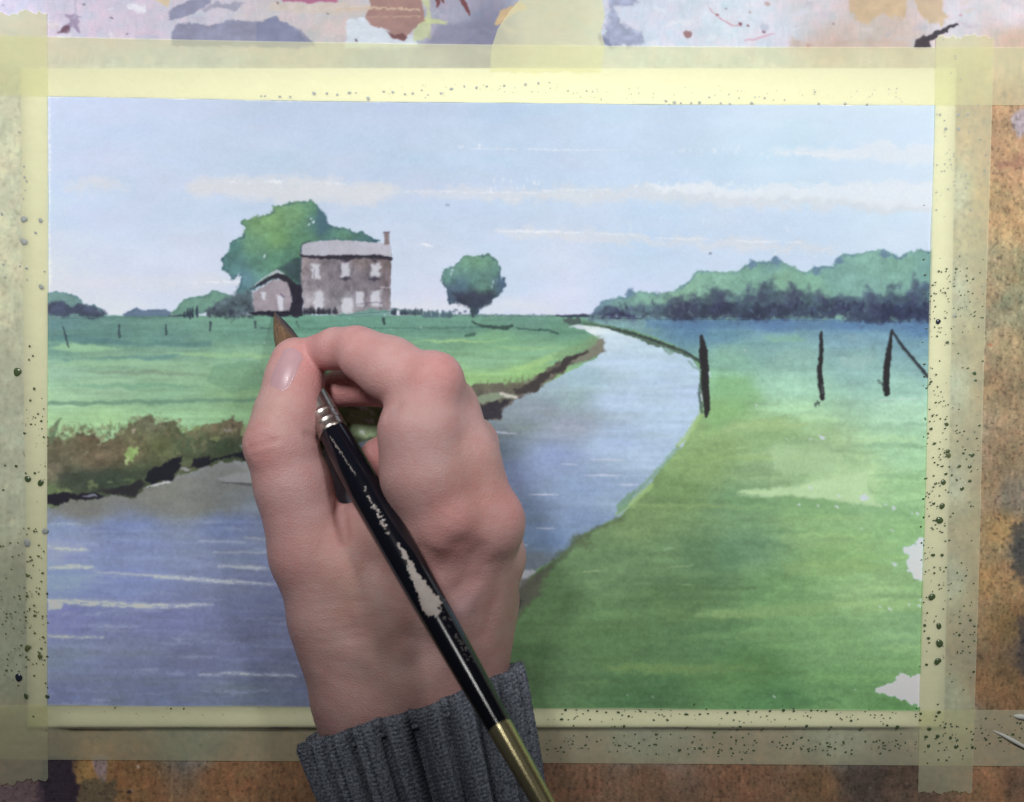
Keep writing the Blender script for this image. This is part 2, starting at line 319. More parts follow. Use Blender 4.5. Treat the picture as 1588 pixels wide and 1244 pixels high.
    # left field bands
    for (pts, c, op) in [([(60,520),(120,520),(230,532),(330,528),(330,538),(200,536),(60,530)], (75,125,130), .5),
                         ([(95,536),(130,534),(195,542),(120,546),(80,543)], (150,205,150), .8),
                         ([(95,556),(160,553),(280,550),(270,556),(180,560),(100,559)], (85,140,140), .6),
                         ([(260,548),(340,547),(440,552),(430,557),(300,553)], (150,205,140), .7),
                         ([(110,556),(220,556),(330,568),(200,566),(80,570)], (148,200,150), .6),
                         ([(120,575),(220,574),(330,585),(230,583)], (125,150,125), .6),
                         ([(80,600),(200,594),(330,600),(210,604)], (105,165,130), .5),
                         ([(60,803-180),(180,622),(400,618),(400,624),(180,628),(60,629)], (95,140,115), .7),
                         ([(330,565),(400,560),(420,600),(360,608),(320,590)], (95,150,120), .4),
                         ([(640,531),(700,528),(790,529),(700,532)], (165,215,130), .8),
                         ([(740,540),(900,538),(900,542),(800,544)], (150,205,130), .5),
                         ([(780,575),(860,548),(900,540),(880,556),(830,570)], (160,210,120), .6)]:
        poly(cv, pts, c, soft=2.2, warp=3, cell=25, op=op, seed=81)
    # river
    rv = field(cv, [(910,510,205,220,240),(950,525,185,210,240),(1000,545,175,205,240),(1060,570,170,200,240),(1070,620,170,198,240),(960,560,172,200,240),(900,585,150,185,215),(960,620,168,196,240),(880,620,140,170,190),(850,640,130,145,165),(800,660,118,135,150),(880,660,142,155,190),(780,690,115,135,165),(1040,660,168,198,240),(1000,700,162,190,235),(950,690,155,182,230),(860,710,128,150,205),(800,740,122,142,195),(900,760,130,158,208),(960,770,138,165,210),(830,790,112,135,185),(900,810,118,145,195),(850,840,105,135,190),(830,870,110,125,150),(800,910,130,135,145),(700,700,110,130,170),(600,720,115,130,165),(500,720,140,150,165),(410,722,170,180,200),(360,745,122,130,138),(250,765,120,122,118),(120,785,118,118,112),(300,780,122,128,132),(400,770,118,132,160),(90,815,120,140,190),(200,815,112,130,190),(350,815,110,128,190),(90,850,132,145,205),(200,850,120,135,195),(400,850,115,130,180),(90,900,118,140,200),(200,900,115,130,195),(400,920,105,115,165),(90,960,108,115,180),(250,960,105,112,170),(400,980,98,105,150),(90,1020,105,118,155),(200,1010,105,115,160),(300,1020,98,106,150),(450,1050,92,100,138),(90,1080,95,105,150),(250,1080,92,103,145),(400,1080,90,102,135),(600,900,100,115,160),(700,1050,85,95,130)], ay=2.0, p=3.2)
    rv = rv*(1+.035*N(91, 80, 7, 4)+.022*N(92, 6, 5, 3))[..., None]
    rv[..., 2] += 5*N(93, 60, 14, 3)
    rv = rv*np.array([1.05, 1.05, .985], np.float32)
    poly(cv, P_RIVER, rv, soft=1.3, warp=1.2, cell=8, seed=95)
    cr = (188, 197, 205)
    for i in range(150):
        y = rs.uniform(800, 1090); x = rs.uniform(70, 480); L = rs.uniform(20, 120)
        stroke(cv, [(x, y, .6), (x+L/2, y+rs.uniform(-1, 2), rs.uniform(1, 3.6)), (x+L, y+rs.uniform(-1, 3), .6)], [(150,165,208),(128,142,196),(88,96,146),(160,175,205)][rs.randint(4)], op=rs.uniform(.08, .34), soft=2.4, warp=2, cell=10, dry=rs.choice([0, .3]), seed=int(rs.randint(50)))
    for (pts, w) in [([(76,848),(105,851),(140,853)],3.4),([(76,880),(110,879),(145,879)],4),([(340,878),(390,880),(430,882)],3.2),([(240,895),(300,898),(360,902),(430,906)],3.2),([(150,887),(230,892),(300,895)],1.6),
                     ([(76,931),(130,934),(200,938),(250,940),(330,937)],4.2),([(76,986),(100,988),(160,988)],2),([(330,857),(430,856)],1.3),([(310,838),(380,841)],1.2),([(310,1046),(360,1044),(460,1048)],2.2),([(80,812),(125,814)],2.2),([(380,834),(420,835)],1.5)]:
        L = [(p[0], p[1], w*(.35 if i in (0, len(pts)-1) else 1)) for i, p in enumerate(pts)]
        stroke(cv, L, cr, op=.35, soft=4.5, warp=2, cell=16, seed=96); stroke(cv, [(a_, b_, c_*.8) for a_, b_, c_ in L], cr, op=.75, soft=1.9, warp=1.6, cell=9, seed=97, dry=.3)
    poly(cv, [(76,930),(100,935),(95,945),(76,946)], cr, soft=2, warp=1, op=.7)
    for (xa, xb, y, w) in [(916,968,713,1.5),(906,962,737,1.7),(960,990,752,1.6),(870,895,720,1),(820,865,767,1.6),(832,860,819,1.3),(806,818,845,1.2),(740,785,670,1.6),(770,800,672,1.2)]:
        stroke(cv, [(xa, y, .5), ((xa+xb)/2, y, w), (xb, y+.5, .5)], (190, 200, 225), op=.85, soft=.9, warp=.5, seed=98)
    poly(cv, [(800,885),(826,882),(834,888),(815,898),(800,896)], (185,190,200), soft=2, warp=2, op=.85)
    # pale sandbar beside the left bank
    poly(cv, [(335,742),(362,735),(400,732),(520,730),(560,738),(520,752),(420,752),(352,750)], (190,198,212), soft=2, warp=1.5, op=.85, seed=99)
    poly(cv, [(505,688),(545,684),(552,700),(545,790),(505,792)], (182,192,212), soft=3, warp=3, op=.85, seed=98)
    stroke(cv, [(345,748,1),(380,751,2),(420,753,1.6),(500,752,1)], (50,52,68), op=.9)
    poly(cv, [(74,778),(160,764),(250,742),(380,704),(440,700),(440,750),(360,790),(250,800),(74,804)], (122,124,120), soft=12, warp=6, cell=20, op=.6, seed=131)
    # near bank, left
    bk = field(cv, [(80,690,105,95,72),(80,730,110,98,78),(80,765,95,110,70),(115,675,110,105,75),(140,680,112,90,68),(150,710,118,98,75),(190,700,112,95,70),(120,745,70,78,62),(170,745,62,75,58),(220,735,75,85,60),(230,660,112,108,82),(250,690,98,100,62),(210,680,105,98,68),(290,690,78,88,62),(300,670,98,108,72),(340,665,112,105,75),(360,655,122,100,80),(350,690,62,75,55),(420,680,85,90,62),(550,660,90,100,70),(700,640,85,95,70)], ay=1.6, p=3.4)
    bk = bk*np.array([.97, 1.02, 1.0], np.float32)*(1+.13*N(101, 16, 12, 4)+.06*N(102, 5, 5, 2))[..., None]
    poly(cv, P_BANK, bk, soft=2, warp=3.5, cell=8, seed=103)
    poly(cv, [(75,668),(95,647),(90,668),(80,690)], (95,120,85), soft=1.5, warp=1.5, op=.85)
    for i in range(60):
        x = rs.uniform(85, 300); y = 668-18*math.exp(-((x-235)/45)**2)+rs.normal(0, 6)
        stroke(cv, [(x, y, rs.uniform(.6, 1.8)), (x+rs.uniform(-1, 1), y+2, .8)], (112, 112, 82), op=rs.uniform(.3, .8), seed=int(rs.randint(100)))
    for (x, y, w, h, c) in [(207,668,3,4,(205,190,170)),(202,705,9,14,(140,180,90)),(197,714,4,8,(165,190,115)),(212,700,5,7,(150,190,100)),(145,753,9,5,(165,190,110)),(141,748,5,4,(150,180,100)),(172,747,6,3,(165,185,130)),(200,745,12,3,(105,145,75)),(100,760,18,3.5,(115,135,80)),(355,668,9,3,(150,140,135)),(335,680,9,4,(120,130,80)),(377,670,3,8,(150,160,110)),(285,668,6,3,(125,150,90)),(305,665,8,4,(130,150,85)),(375,692,3,4,(160,165,175)),(285,727,10,2,(165,165,180))]:
        poly(cv, [(x-w, y), (x, y-h), (x+w, y-h*.4), (x+w*.6, y+h), (x-w*.5, y+h*.7)], c, soft=1.4, warp=2.2, cell=4, op=.85, seed=int(x))
    for i in range(260):
        x = rs.uniform(76, 384); top = 668-18*math.exp(-((x-235)/45)**2)-8*(x > 330); y = top+abs(rs.normal(0, 1))*18-rs.uniform(0, 7)
        if y > 760-(x-76)*.19: continue
        c = [(120,104,74),(98,104,66),(132,112,84),(88,84,58),(112,128,78),(140,138,98),(74,74,56)][rs.randint(7)]; r_ = rs.uniform(1, 4.5)
        stroke(cv, [(x, y, r_), (x+rs.uniform(-4, 4), y-rs.uniform(0, 7), r_*.3)], c, op=rs.uniform(.15, .6), soft=rs.uniform(.8, 3), warp=2.5, cell=5, seed=int(rs.randint(60)))
    dk = (38, 36, 48)
    poly(cv, Z(60, 620, [(-10,575),(60,580),(160,570),(250,580),(330,572),(410,590),(400,606),(300,612),(200,612),(110,655),(50,640),(-10,650)]), dk, soft=1.2, warp=2, cell=6, seed=107)
    poly(cv, Z(60, 620, [(350,560),(450,545),(560,520),(630,490),(660,520),(620,560),(600,605),(520,592),(440,578)]), (45,45,50), soft=1.5, warp=2, cell=6, seed=108)
    poly(cv, Z(60, 620, [(655,500),(670,440),(760,400),(830,370),(885,345),(870,430),(830,490),(760,500),(700,520)]), (30,32,42), soft=1.2, warp=2.5, cell=6, seed=109)
    poly(cv, Z(60, 620, [(930,420),(960,370),(1040,345),(1060,370),(1180,340),(1290,305),(1500,250),(1500,330),(1290,375),(1200,350),(1060,385),(1040,410)]), (32,34,44), soft=1.2, warp=2, cell=6, seed=110)
    poly(cv, Z(60, 620, [(110,450),(300,440),(500,430),(640,440),(700,420),(620,500),(450,545),(250,560),(110,540)]), (58,68,56), soft=4, warp=3, op=.55, seed=111)
    stroke(cv, Z(60,620,[(660,540),(740,520),(815,505)])and[(228,755,1),(246,751,1.6),(265,747,1)], (205,205,215), op=.8, warp=1)
    stroke(cv, [(130,770,1),(145,768,1.8),(152,770,1)], (150,155,180), op=.7)
    poly(cv, [(535,618),(575,608),(608,612),(612,660),(585,680),(545,676)], (140,165,118), soft=3, warp=4, cell=9, op=.92, tex=.15, seed=122)
    for (x, y, r) in [(556,630,5),(565,633,4),(572,652,5),(560,668,4),(578,640,3),(548,645,3)]: stroke(cv, [(x-r, y, r*.5), (x+r, y+2, r*.6)], (212,220,226), op=.85, soft=1.6, warp=3, seed=int(x))
    # far bank, right of the hand
    poly(cv, P_RBANK, (98,88,82), soft=2.5, warp=3, cell=8, op=.9, tex=.15, seed=115)
    poly(cv, Z(660, 370, [(1010,640),(1050,615),(1095,620),(1097,690),(1040,735),(930,770),(880,750),(960,720)]), (128,128,110), soft=3, warp=2, cell=9, seed=116)
    poly(cv, Z(660, 370, [(760,720),(840,690),(950,650),(1010,600),(1080,600),(1050,640),(1000,690),(900,730),(840,760)]), (118,165,115), soft=3, warp=2, op=.8, seed=117)
    poly(cv, Z(660, 370, [(640,900),(700,845),(830,780),(850,740),(920,720),(1000,690),(1000,705),(900,750),(870,800),(760,850),(700,900),(690,945),(560,960),(540,930)]), (68,62,62), soft=1.2, warp=2.2, cell=6, seed=118)
    poly(cv, Z(660, 370, [(320,1040),(400,1010),(540,990),(500,1020),(470,1060),(460,1110),(360,1115)]), (55,52,60), soft=1.6, warp=2.5, cell=6, seed=119)
    poly(cv, Z(660, 370, [(300,980),(400,950),(470,950),(560,970),(560,990),(480,985),(420,1000),(330,1020)]), (130,150,120), soft=1.5, warp=2, op=.9, seed=120)
    stroke(cv, Z(660,370,[(460,955),(510,970),(560,978)])and[(776,611,2),(788,614,2.5),(801,617,2)], (205,198,190), op=.9, warp=1.2)
    for i in range(22):
        x = 735+rs.uniform(0, 90); y = 606-(x-735)*.14+rs.normal(0, 2)
        stroke(cv, [(x, y, 1.6), (x+rs.uniform(-1, 3), y-rs.uniform(6, 13), .5)], (105, 112, 78), op=rs.uniform(.3, .75), seed=int(i))
    stroke(cv, [(735,655,1),(760,640,.9),(775,630,1)], (60,58,70), op=.5)
    for y in (634, 640, 646): stroke(cv, [(745, y, 1.2), (776, y+1, .9)], (58, 55, 68), op=.8)
    # thin banks at the far bend
    stroke(cv, [(905,502,2),(940,507,2.4),(985,520,4.5),(1010,530,5.5),(1035,538,4),(1062,550,2),(1084,562,2)], (82,112,92), op=.95, warp=1.2)
    stroke(cv, [(940,508,1),(985,519,1.6),(1030,534,2.2),(1060,545,1.5),(1083,558,1.2)], (52,62,62), op=.8, warp=1)
    poly(cv, [(1027,540),(1042,543),(1045,549),(1038,551),(1030,547)], (120,160,150), soft=1.2, warp=1, op=.8)
    poly(cv, Z(660, 370, [(840,500),(880,488),(940,495),(960,520),(900,530),(850,522)]), (75,95,92), soft=1.5, warp=1.5)
    poly(cv, Z(660, 370, [(880,540),(940,530),(970,548),(1000,560),(950,560)]), (200,212,225), soft=1.2, warp=1.5)
    stroke(cv, Z(660, 370, [(800,478,4),(870,480,8),(960,478,10),(1030,480,5)], 3.97) and [(862,490,1),(880,491,2),(905,490,2.4),(920,491,1)], (48,55,85), op=.9)
    # far left trees, hills
    poly(cv, P_HILL, (100,128,158), soft=1.3, warp=1.2, cell=8, edge=.5, edgecol=(70,95,130))
    poly(cv, P_FARL, (110,155,150), soft=1.1, warp=1.8, cell=6, edge=.6, edgecol=(75,115,130), tex=.06)
    poly(cv, [(70,470),(90,466),(100,468),(112,478),(125,472),(145,475),(166,488),(150,496),(130,494),(120,488),(100,494),(70,490)], (72,82,112), soft=3, warp=3, cell=7, op=.95, tex=.15)
    stroke(cv, [(76,492,.8),(95,493,1.2)], (190,205,215), op=.6); stroke(cv, [(110,492,.8),(125,493,1.3)], (170,190,200), op=.6)
    stroke(cv, [(60,492,1.5),(200,493,1.6),(260,492,1.6),(300,491,2)], (80,125,120), op=.6, warp=1.2)
    poly(cv, P_LBUSH, (105,158,138), soft=1.2, warp=1.5, cell=7, edge=.5, edgecol=(65,110,120), tex=.06)
    # big tree
    tr = field(cv, [(350,410,75,125,125),(365,380,75,130,130),(375,360,105,160,115),(400,350,118,170,108),(390,380,100,155,115),(420,340,120,172,105),(430,370,112,168,100),(460,330,112,165,110),(480,320,98,158,118),(495,340,75,128,125),(505,345,62,105,125),(470,380,90,150,110),(430,410,85,145,115),(400,410,88,145,125),(370,410,82,135,135),(380,430,92,140,160),(450,400,75,130,105),(455,420,52,85,85),(530,360,92,150,125),(570,372,75,125,125)], p=3)
    tr = tr*(1+.07*N(131, 18, 14, 4)+.05*N(132, 5, 5, 3))[..., None]
    poly(cv, P_TREE, tr, soft=1.5, warp=2.4, cell=7, edge=.75, edgecol=(48,80,112), seed=133)
    poly(cv, Z(300, 280, [(760,170),(810,205),(832,262),(800,330),(770,340),(765,260)]), (68,108,130), soft=4, warp=2.5, op=.75)
    poly(cv, Z(300, 280, [(540,530),(600,500),(668,470),(668,650),(600,600),(540,560),(500,570)]), (55,78,85), soft=4, warp=3, op=.85, tex=.12)
    for (x, y, r) in [(487,344,2.2),(480,348,1.8),(484,339,1.3),(411,397,2.4),(374,430,2.6),(371,426,1.5)]:
        stroke(cv, [(x, y, r*.7), (x-1.5, y+2, r*.8)], (200,220,238), op=.95, warp=1.2)
    poly(cv, P_DBUSH, (78,98,108), soft=3.5, warp=4, cell=7, tex=.2, seed=137)
    for i in range(40):
        x = rs.uniform(322, 392); y = rs.uniform(468, 494) if x > 350 else rs.uniform(478, 492)
        stroke(cv, [(x, y, rs.uniform(1, 3.2)), (x+rs.uniform(-3, 3), y+2, 1.5)], (52, 60, 78), op=rs.uniform(.3, .7), soft=1.5, warp=1.5, seed=int(i))
    for (x, a, b) in [(291,479,491),(295,478,494),(299,477,492),(306,475,492),(286,484,492)]:
        stroke(cv, [(x+1, a, .7), (x, (a+b)/2, 1.8), (x+.5, b, 1.5)], (42,50,72), op=.9)
    stroke(cv, [(262,491,.8),(280,490,1.2),(300,488,1.2)], (48,60,78), op=.85)
    # house
    wl = field(cv, [(475,410,138,118,128),(490,430,135,120,132),(520,412,120,105,120),(540,425,118,105,122),(560,410,132,112,118),(575,432,112,100,118),(595,410,112,92,98),(600,440,118,98,110),(480,460,165,150,165),(495,445,140,122,138),(520,455,128,115,132),(540,470,160,150,165),(560,445,125,110,125),(580,470,140,125,142),(602,475,135,118,130),(550,440,112,98,115)], p=3)
    wl = wl*np.array([1.02, 1.08, 1.04], np.float32)*(1+.12*N(141, 8, 12, 4)+.06*N(142, 3, 5, 2))[..., None]
    poly(cv, P_WALL, wl, soft=1.0, warp=1, cell=5, seed=143)
    poly(cv, P_ROOF, (182,182,198), soft=.9, warp=1, cell=6, tex=.03, seed=144)
    stroke(cv, Z(300,280,[(664,468,0),(780,478,0)])and[(466,397.5,1.3),(490,399.5,2.2),(520,399.5,3.2),(540,400,3.6),(560,399,2.6),(590,399.5,3.2),(606,402,2.6)], (48,42,58), op=.95, warp=1.2)
    stroke(cv, [(466,395,.8),(467,382,.9),(480,374,.8)], (70,70,95), op=.7)
    poly(cv, P_CHIM, (138,118,120), soft=.8, warp=.7, cell=4)
    stroke(cv, [(595,362,1),(604,361,1.2)], (90,65,80), op=.8)
    for i, (x, y, w, h) in enumerate(WINDOWS):
        x, y, w, h = 300+x/3.97, 280+y/3.97, w/3.97, h/3.97
        poly(cv, [(x-w, y-h), (x+w, y-h), (x+w, y+h), (x-w, y+h)], (205,208,222), soft=2.4, warp=2.0, cell=5, op=.85, seed=150+i)
    for (x, y, w) in [(535,432.5,7),(581,433,8),(535,404,6),(581,405,4)]:
        stroke(cv, [(x-w, y, 1), (x, y+1, 2.8), (x+w, y, 1)], (55,48,68), op=.8, soft=1.8, warp=1.5)
    for (x, y, w) in [(532,418,5),(577,419,7),(492,426,6)]: stroke(cv, [(x-w*.6, y-8, .6), (x-w*.8, y+5, .7)], (95,82,108), op=.6)
    for x in (551, 567, 590): stroke(cv, [(x, 450, .8), (x, 478, 1)], (105,92,112), op=.5, soft=1.2)
    stroke(cv, [(555,472,.8),(572,471,.8),(592,470,.7)], (70,66,90), op=.6, warp=1.5)
    stroke(cv, [(590,446,.8),(606,447,.6)], (200,200,215), op=.7, warp=1)
    # shed
    poly(cv, P_SHEDROOF, (45,42,56), soft=1.1, warp=1.2, cell=5)
    poly(cv, P_SHED, (160,148,160), soft=1.1, warp=1.0, cell=5, tex=.06)
    poly(cv, P_GAP, (40,38,56), soft=1.5, warp=1.5, cell=5)
    stroke(cv, [(391,448,.7),(411,430,1.3),(431,421,2.2),(440,425,1)], (190,195,208), op=.85, warp=.8)
    stroke(cv, [(388,450,.6),(412,434,.9),(428,426,1)], (45,42,58), op=.8, warp=.8)
    for (x, y, w, h) in [(409,459,4,6),(435,470,5.5,13)]:
        poly(cv, [(x-w, y-h), (x+w, y-h*.8), (x+w*.8, y+h), (x-w*.4, y+h)], (208,212,226), soft=1.3, warp=1.6, cell=4, op=.9)
    stroke(cv, [(436,457,1.5),(440,462,1.4)], (70,60,90), op=.6)
    poly(cv, [(385,484),(440,483),(470,485),(470,491),(430,492),(395,490)], (38,40,55), soft=1.3, warp=1.5, cell=5)
    # hedge below the house
    for (a, b, y, c) in [(470,526,482,(45,48,62)),(604,655,483,(52,66,86)),(655,700,487,(78,108,128))]:
        for i in range(int((b-a)/1.6)):
            x = rs.uniform(a, b); hh = rs.uniform(1.5, 5)
            stroke(cv, [(x, y-hh+rs.uniform(0, 3), 1), (x+rs.uniform(-1, 1), y+4, 2)], c, op=.8, soft=1, warp=1, seed=int(i % 9))
    stroke(cv, [(608,480,1),(640,484,2.5),(700,489,2),(860,490,1)], (70,105,110), op=.6, warp=1.5)
    poly(cv, [(526,488),(545,486),(560,484),(575,480),(606,482),(606,489),(526,492)], (95,150,142), soft=1.5, warp=1.5, op=.9)
    stroke(cv, [(594,494,1.5),(596,503,2)], (45,60,68), op=.85, warp=1)
    stroke(cv, [(404,509,1.5),(418,511,1)], (60,90,95), op=.6); stroke(cv, [(460,500,2),(463,508,1)], (60,90,80), op=.6)
    stroke(cv, [(470,511,.8),(560,509,1.2),(640,510,1),(730,508,1.2),(760,509,1)], (60,110,98), op=.6, warp=1.5)
    for (x, y) in [(518,489),(652,508),(410,532),(1094,578),(400,575)]: stroke(cv, [(x, y, 1), (x+1, y+1, .8)], (190,220,215), op=.7)
    # lone tree
    lt = field(cv, [(690,430,95,150,140),(700,412,100,155,140),(720,400,108,165,135),(740,405,112,170,135),(760,400,105,160,135),(770,415,95,150,135),(735,430,90,145,135),(750,445,95,150,130),(715,445,70,105,125),(700,455,72,95,125),(780,440,75,105,140),(735,465,58,65,88),(715,465,62,72,98),(755,460,58,75,85),(732,480,50,70,88)], p=3.2)
    lt = lt*(1+.07*N(161, 9, 9, 3)+.04*N(162, 3, 3, 2))[..., None]
    poly(cv, P_LONE, lt, soft=1.4, warp=2.2, cell=6, edge=.6, edgecol=(52,80,112), seed=163)
    poly(cv, Z(660, 370, [(170,330),(240,340),(300,330),(350,345),(430,320),(420,360),(380,410),(320,435),(270,432),(200,400)]), (55,62,85), soft=3.5, warp=3, cell=5, op=.85, tex=.12)
    for (x, y) in [(696,414),(702,418),(700,424),(765,437),(763,444),(778,430)]: stroke(cv, [(x, y, 1), (x-1, y+3, 1)], (190,212,236), op=.8)
    stroke(cv, [(732,478,2.5),(733,492,2)], (52,75,85), op=.9)
    stroke(cv, [(733,500,1.5),(745,506,2.2),(765,508,2.4),(785,509,3),(794,505,2)], (48,75,72), op=.85, warp=1.2)
    stroke(cv, [(722,521,2),(735,519,2.6)], (55,95,85), op=.8)
    stroke(cv, [(800,509,1),(830,512,1.2),(850,512,1.6),(864,518,2.2)], (50,85,82), op=.8, warp=1)
    for (x, y) in [(702,484),(712,486),(706,481),(720,484)]: stroke(cv, [(x, y, 1.6), (x+3, y, 1.2)], (70,90,120), op=.7)
    # wood at the right
    wd = field(cv, [(930,475,108,150,165),(960,468,110,160,155),(1000,460,120,175,155),(1060,450,125,180,150),(1100,435,128,185,160),(1160,420,120,178,155),(1200,410,108,160,160),(1210,430,125,182,150),(1260,440,120,178,150),(1290,425,118,175,165),(1350,410,125,182,165),(1400,410,122,180,160),(1440,420,115,172,165),(1340,440,125,182,170)], p=3)
    wd = wd*(1+.05*N(171, 18, 12, 4)+.03*N(172, 4, 4, 2))[..., None]
    poly(cv, P_WOOD, wd, soft=1.6, warp=2.6, cell=8, edge=.75, edgecol=(85,122,165), seed=173)
    for (x, y) in [(976,452),(1165,408),(1202,402),(1264,418),(1300,403),(1370,392)]:
        poly(cv, [(x-7, y+5), (x-2, y-5), (x+5, y-2), (x+9, y+6), (x, y+10)], (98,135,172), soft=2.5, warp=2.5, op=.8, seed=x)
    wdk = field(cv, [(930,486,60,58,100),(970,485,58,55,98),(1010,480,72,85,112),(1060,478,58,55,90),(1080,470,62,72,100),(1110,475,52,52,88),(1160,470,68,82,112),(1170,485,48,48,82),(1225,460,58,60,95),(1250,480,62,72,105),(1300,478,55,58,95),(1350,465,66,75,110),(1380,485,48,50,90),(1430,470,60,68,108),(1430,490,48,50,92)], p=3)
    wdk = wdk*(1+.16*N(175, 9, 9, 4))[..., None]
    poly(cv, P_WOODDARK, wdk*np.array([1.05,1.2,1.1]), soft=9, warp=8, cell=13, op=.75, seed=177); poly(cv, [(a_, max(b_+9, 470)) if b_ < 490 else (a_, b_) for a_, b_ in P_WOODDARK], wdk*np.array([.95,1.05,1.0]), soft=4, warp=7, cell=9, op=.78, seed=178)
    for (x, y, r) in [(1074,462,9),(1160,450,8),(1180,446,8),(1228,445,11),(1270,450,7),(1350,462,10),(1415,428,4),(1415,450,8),(1115,458,8)]:
        stroke(cv, [(x, y, r*.6), (x+2, y+14, r)], (66,70,108), op=.5, soft=5, warp=4, cell=7, seed=int(x))
    for i in range(60):
        x = rs.uniform(935, 1440); y = rs.uniform(470, 492)
        stroke(cv, [(x, y-rs.uniform(3, 10), .8), (x+rs.uniform(-3, 3), y, 2)], (44, 44, 78) if i % 3 else (95, 125, 140), op=rs.uniform(.25, .6), soft=1.4, warp=1.4, seed=int(i % 11))
    poly(cv, [(1000,497),(1100,498),(1200,496),(1300,497),(1350,503),(1446,500),(1446,512),(1200,512),(1000,508)], (84,128,178), soft=4, warp=3, op=.6)
    # right field: washes and lights
    for (pts, c, op, so) in [([(1180,523),(1220,520),(1250,522),(1240,528),(1190,528)], (130,190,160), .6, 2.5), ([(1110,535),(1220,538),(1330,545),(1250,556),(1130,552)], (130,180,175), .4, 4),
                         ([(1300,555),(1340,552),(1360,562),(1330,570),(1300,566)], (165,205,205), .4, 3), ([(1110,590),(1160,580),(1180,620),(1130,660),(1095,680),(1100,640)], (128,188,115), .5, 8),
                         ([(1130,655),(1200,650),(1260,658),(1200,668),(1140,664)], (165,200,120), .6, 3), ([(1120,662),(1160,656),(1155,664),(1125,668)], (170,205,130), .7, 2),
                         ([(1145,763),(1230,758),(1290,740),(1340,728),(1347,765),(1365,787),(1310,778),(1230,768),(1160,768)], (172,212,150), .85, 1.5),
                         ([(1200,680),(1280,678),(1300,705),(1290,735),(1220,730),(1180,710)], (142,182,132), .5, 4), ([(1310,700),(1342,722),(1350,770),(1330,740),(1300,712)], (128,182,125), .3, 3.5),
                         ([(1120,765),(1300,775),(1420,790),(1420,800),(1280,800),(1120,790)], (112,165,105), .5, 7), ([(1090,945),(1200,938),(1330,930),(1250,955),(1120,960)], (122,165,92), .5, 4),
                         ([(1080,952),(1120,948),(1200,955),(1120,958)], (128,165,95), .7, 2), ([(1040,985),(1180,978),(1300,985),(1180,998),(1060,992)], (98,145,82), .5, 4), ([(935,1034),(1000,1028),(1120,1035),(1050,1045),(950,1040)], (102,140,70), .6, 3),
                         ([(1060,840),(1130,838),(1160,870),(1120,900),(1050,880)], (76,122,82), .35, 12), ([(1000,900),(1100,890),(1200,905),(1180,930),(1050,930)], (82,122,80), .3, 10)]:
        poly(cv, pts, c, soft=so, warp=4, cell=18, op=op, seed=int(pts[0][0]))
    for (xa, ya, xb, yb, w, c) in [(1130,665,1158,661,1.4,(178,210,140)),(1205,660,1228,658,1.8,(178,212,135)),(1235,658,1250,659,1.8,(178,212,135)),(1145,763,1188,764,1.8,(180,215,150)),(1130,697,1158,693,1.2,(165,200,130)),(900,887,932,885,1.6,(140,175,115)),(985,905,1012,904,1.4,(125,155,105)),(1030,852,1045,850,1.8,(140,180,125)),(1033,880,1075,877,1.8,(130,168,110)),(1050,905,1080,908,1.6,(130,165,110)),(1365,560+60,1430,618,1.2,(200,225,220)),(1060,765-20,1090,742,1,(150,185,115))]:
        stroke(cv, [(xa, ya, w*.4), ((xa+xb)/2, (ya+yb)/2, w), (xb, yb, w*.4)], c, op=.8, soft=1.1, warp=1.5, dry=.2, seed=181)
    for i in range(120):
        y = rs.uniform(650, 1092); xl = 1085-(y-645)*1.15 if y < 800 else 905-(y-830)*.4
        x = rs.uniform(max(xl, 790)+20, 1420); L = rs.uniform(30, 190); h_ = rs.uniform(1.2, 7)
        lit = rs.rand() < .52; f = (1.13, 1.10, 1.05) if lit else (.87, .90, .90)
        xi_, yi_ = int((min(x+L*.3, 1440)-cv.x0)*cv.k), int((y-cv.y0)*cv.k)
        c = np.clip(cv.img[yi_, xi_]*np.array(f), 0, 235)
        e = min(x+L, 1444)
        poly(cv, [(x, y), (x+L*.2, y-h_), ((x+e)/2, y-h_*rs.uniform(.5, 1.2)), (e, y-h_*.3), (e, y+h_*.5), ((x+e)/2, y+h_*rs.uniform(.3, 1)), (x+L*.1, y+h_*.5)], c, soft=rs.uniform(1, 3.5), warp=3.5, cell=14, op=rs.uniform(.25, .6), dry=rs.choice([0, 0, .25]), seed=int(rs.randint(60)))
    for pts, c, op in [([(1078,955),(1084,945),(1180,940),(1340,932),(1430,930),(1430,948),(1250,952),(1120,957)], (132,176,104), .4), ([(1035,990),(1060,982),(1200,975),(1350,980),(1300,992),(1130,996)], (114,158,96), .3), ([(932,1036),(960,1028),(1100,1028),(1180,1036),(1100,1046),(960,1042)], (106,142,78), .45), ([(1208,835),(1212,826),(1300,830),(1400,842),(1380,856),(1240,852)], (140,182,112), .45), ([(1210,870),(1330,866),(1390,880),(1300,896),(1215,888)], (135,172,98), .4)]:
        poly(cv, pts, c, soft=2.6, warp=3.5, cell=16, op=op, seed=int(pts[0][1]), dry=.12)
    for pts, c, op, so in [([(1195,690),(1260,690),(1300,705),(1318,722),(1342,722),(1349,768),(1366,787),(1320,780),(1230,768),(1150,768),(1144,763),(1220,756),(1262,738),(1200,730)], (172,214,150), .6, 4), ([(1145,763),(1230,758),(1290,738),(1342,727),(1348,766),(1366,787),(1310,778),(1230,768),(1160,768)], (184,222,160), .7, 2.6), ([(1120,650),(1200,646),(1290,655),(1310,690),(1260,700),(1180,690),(1110,680)], (146,190,122), .35, 9)]:
        poly(cv, pts, c, soft=so, warp=4, cell=16, op=op, seed=int(pts[0][1])+3)
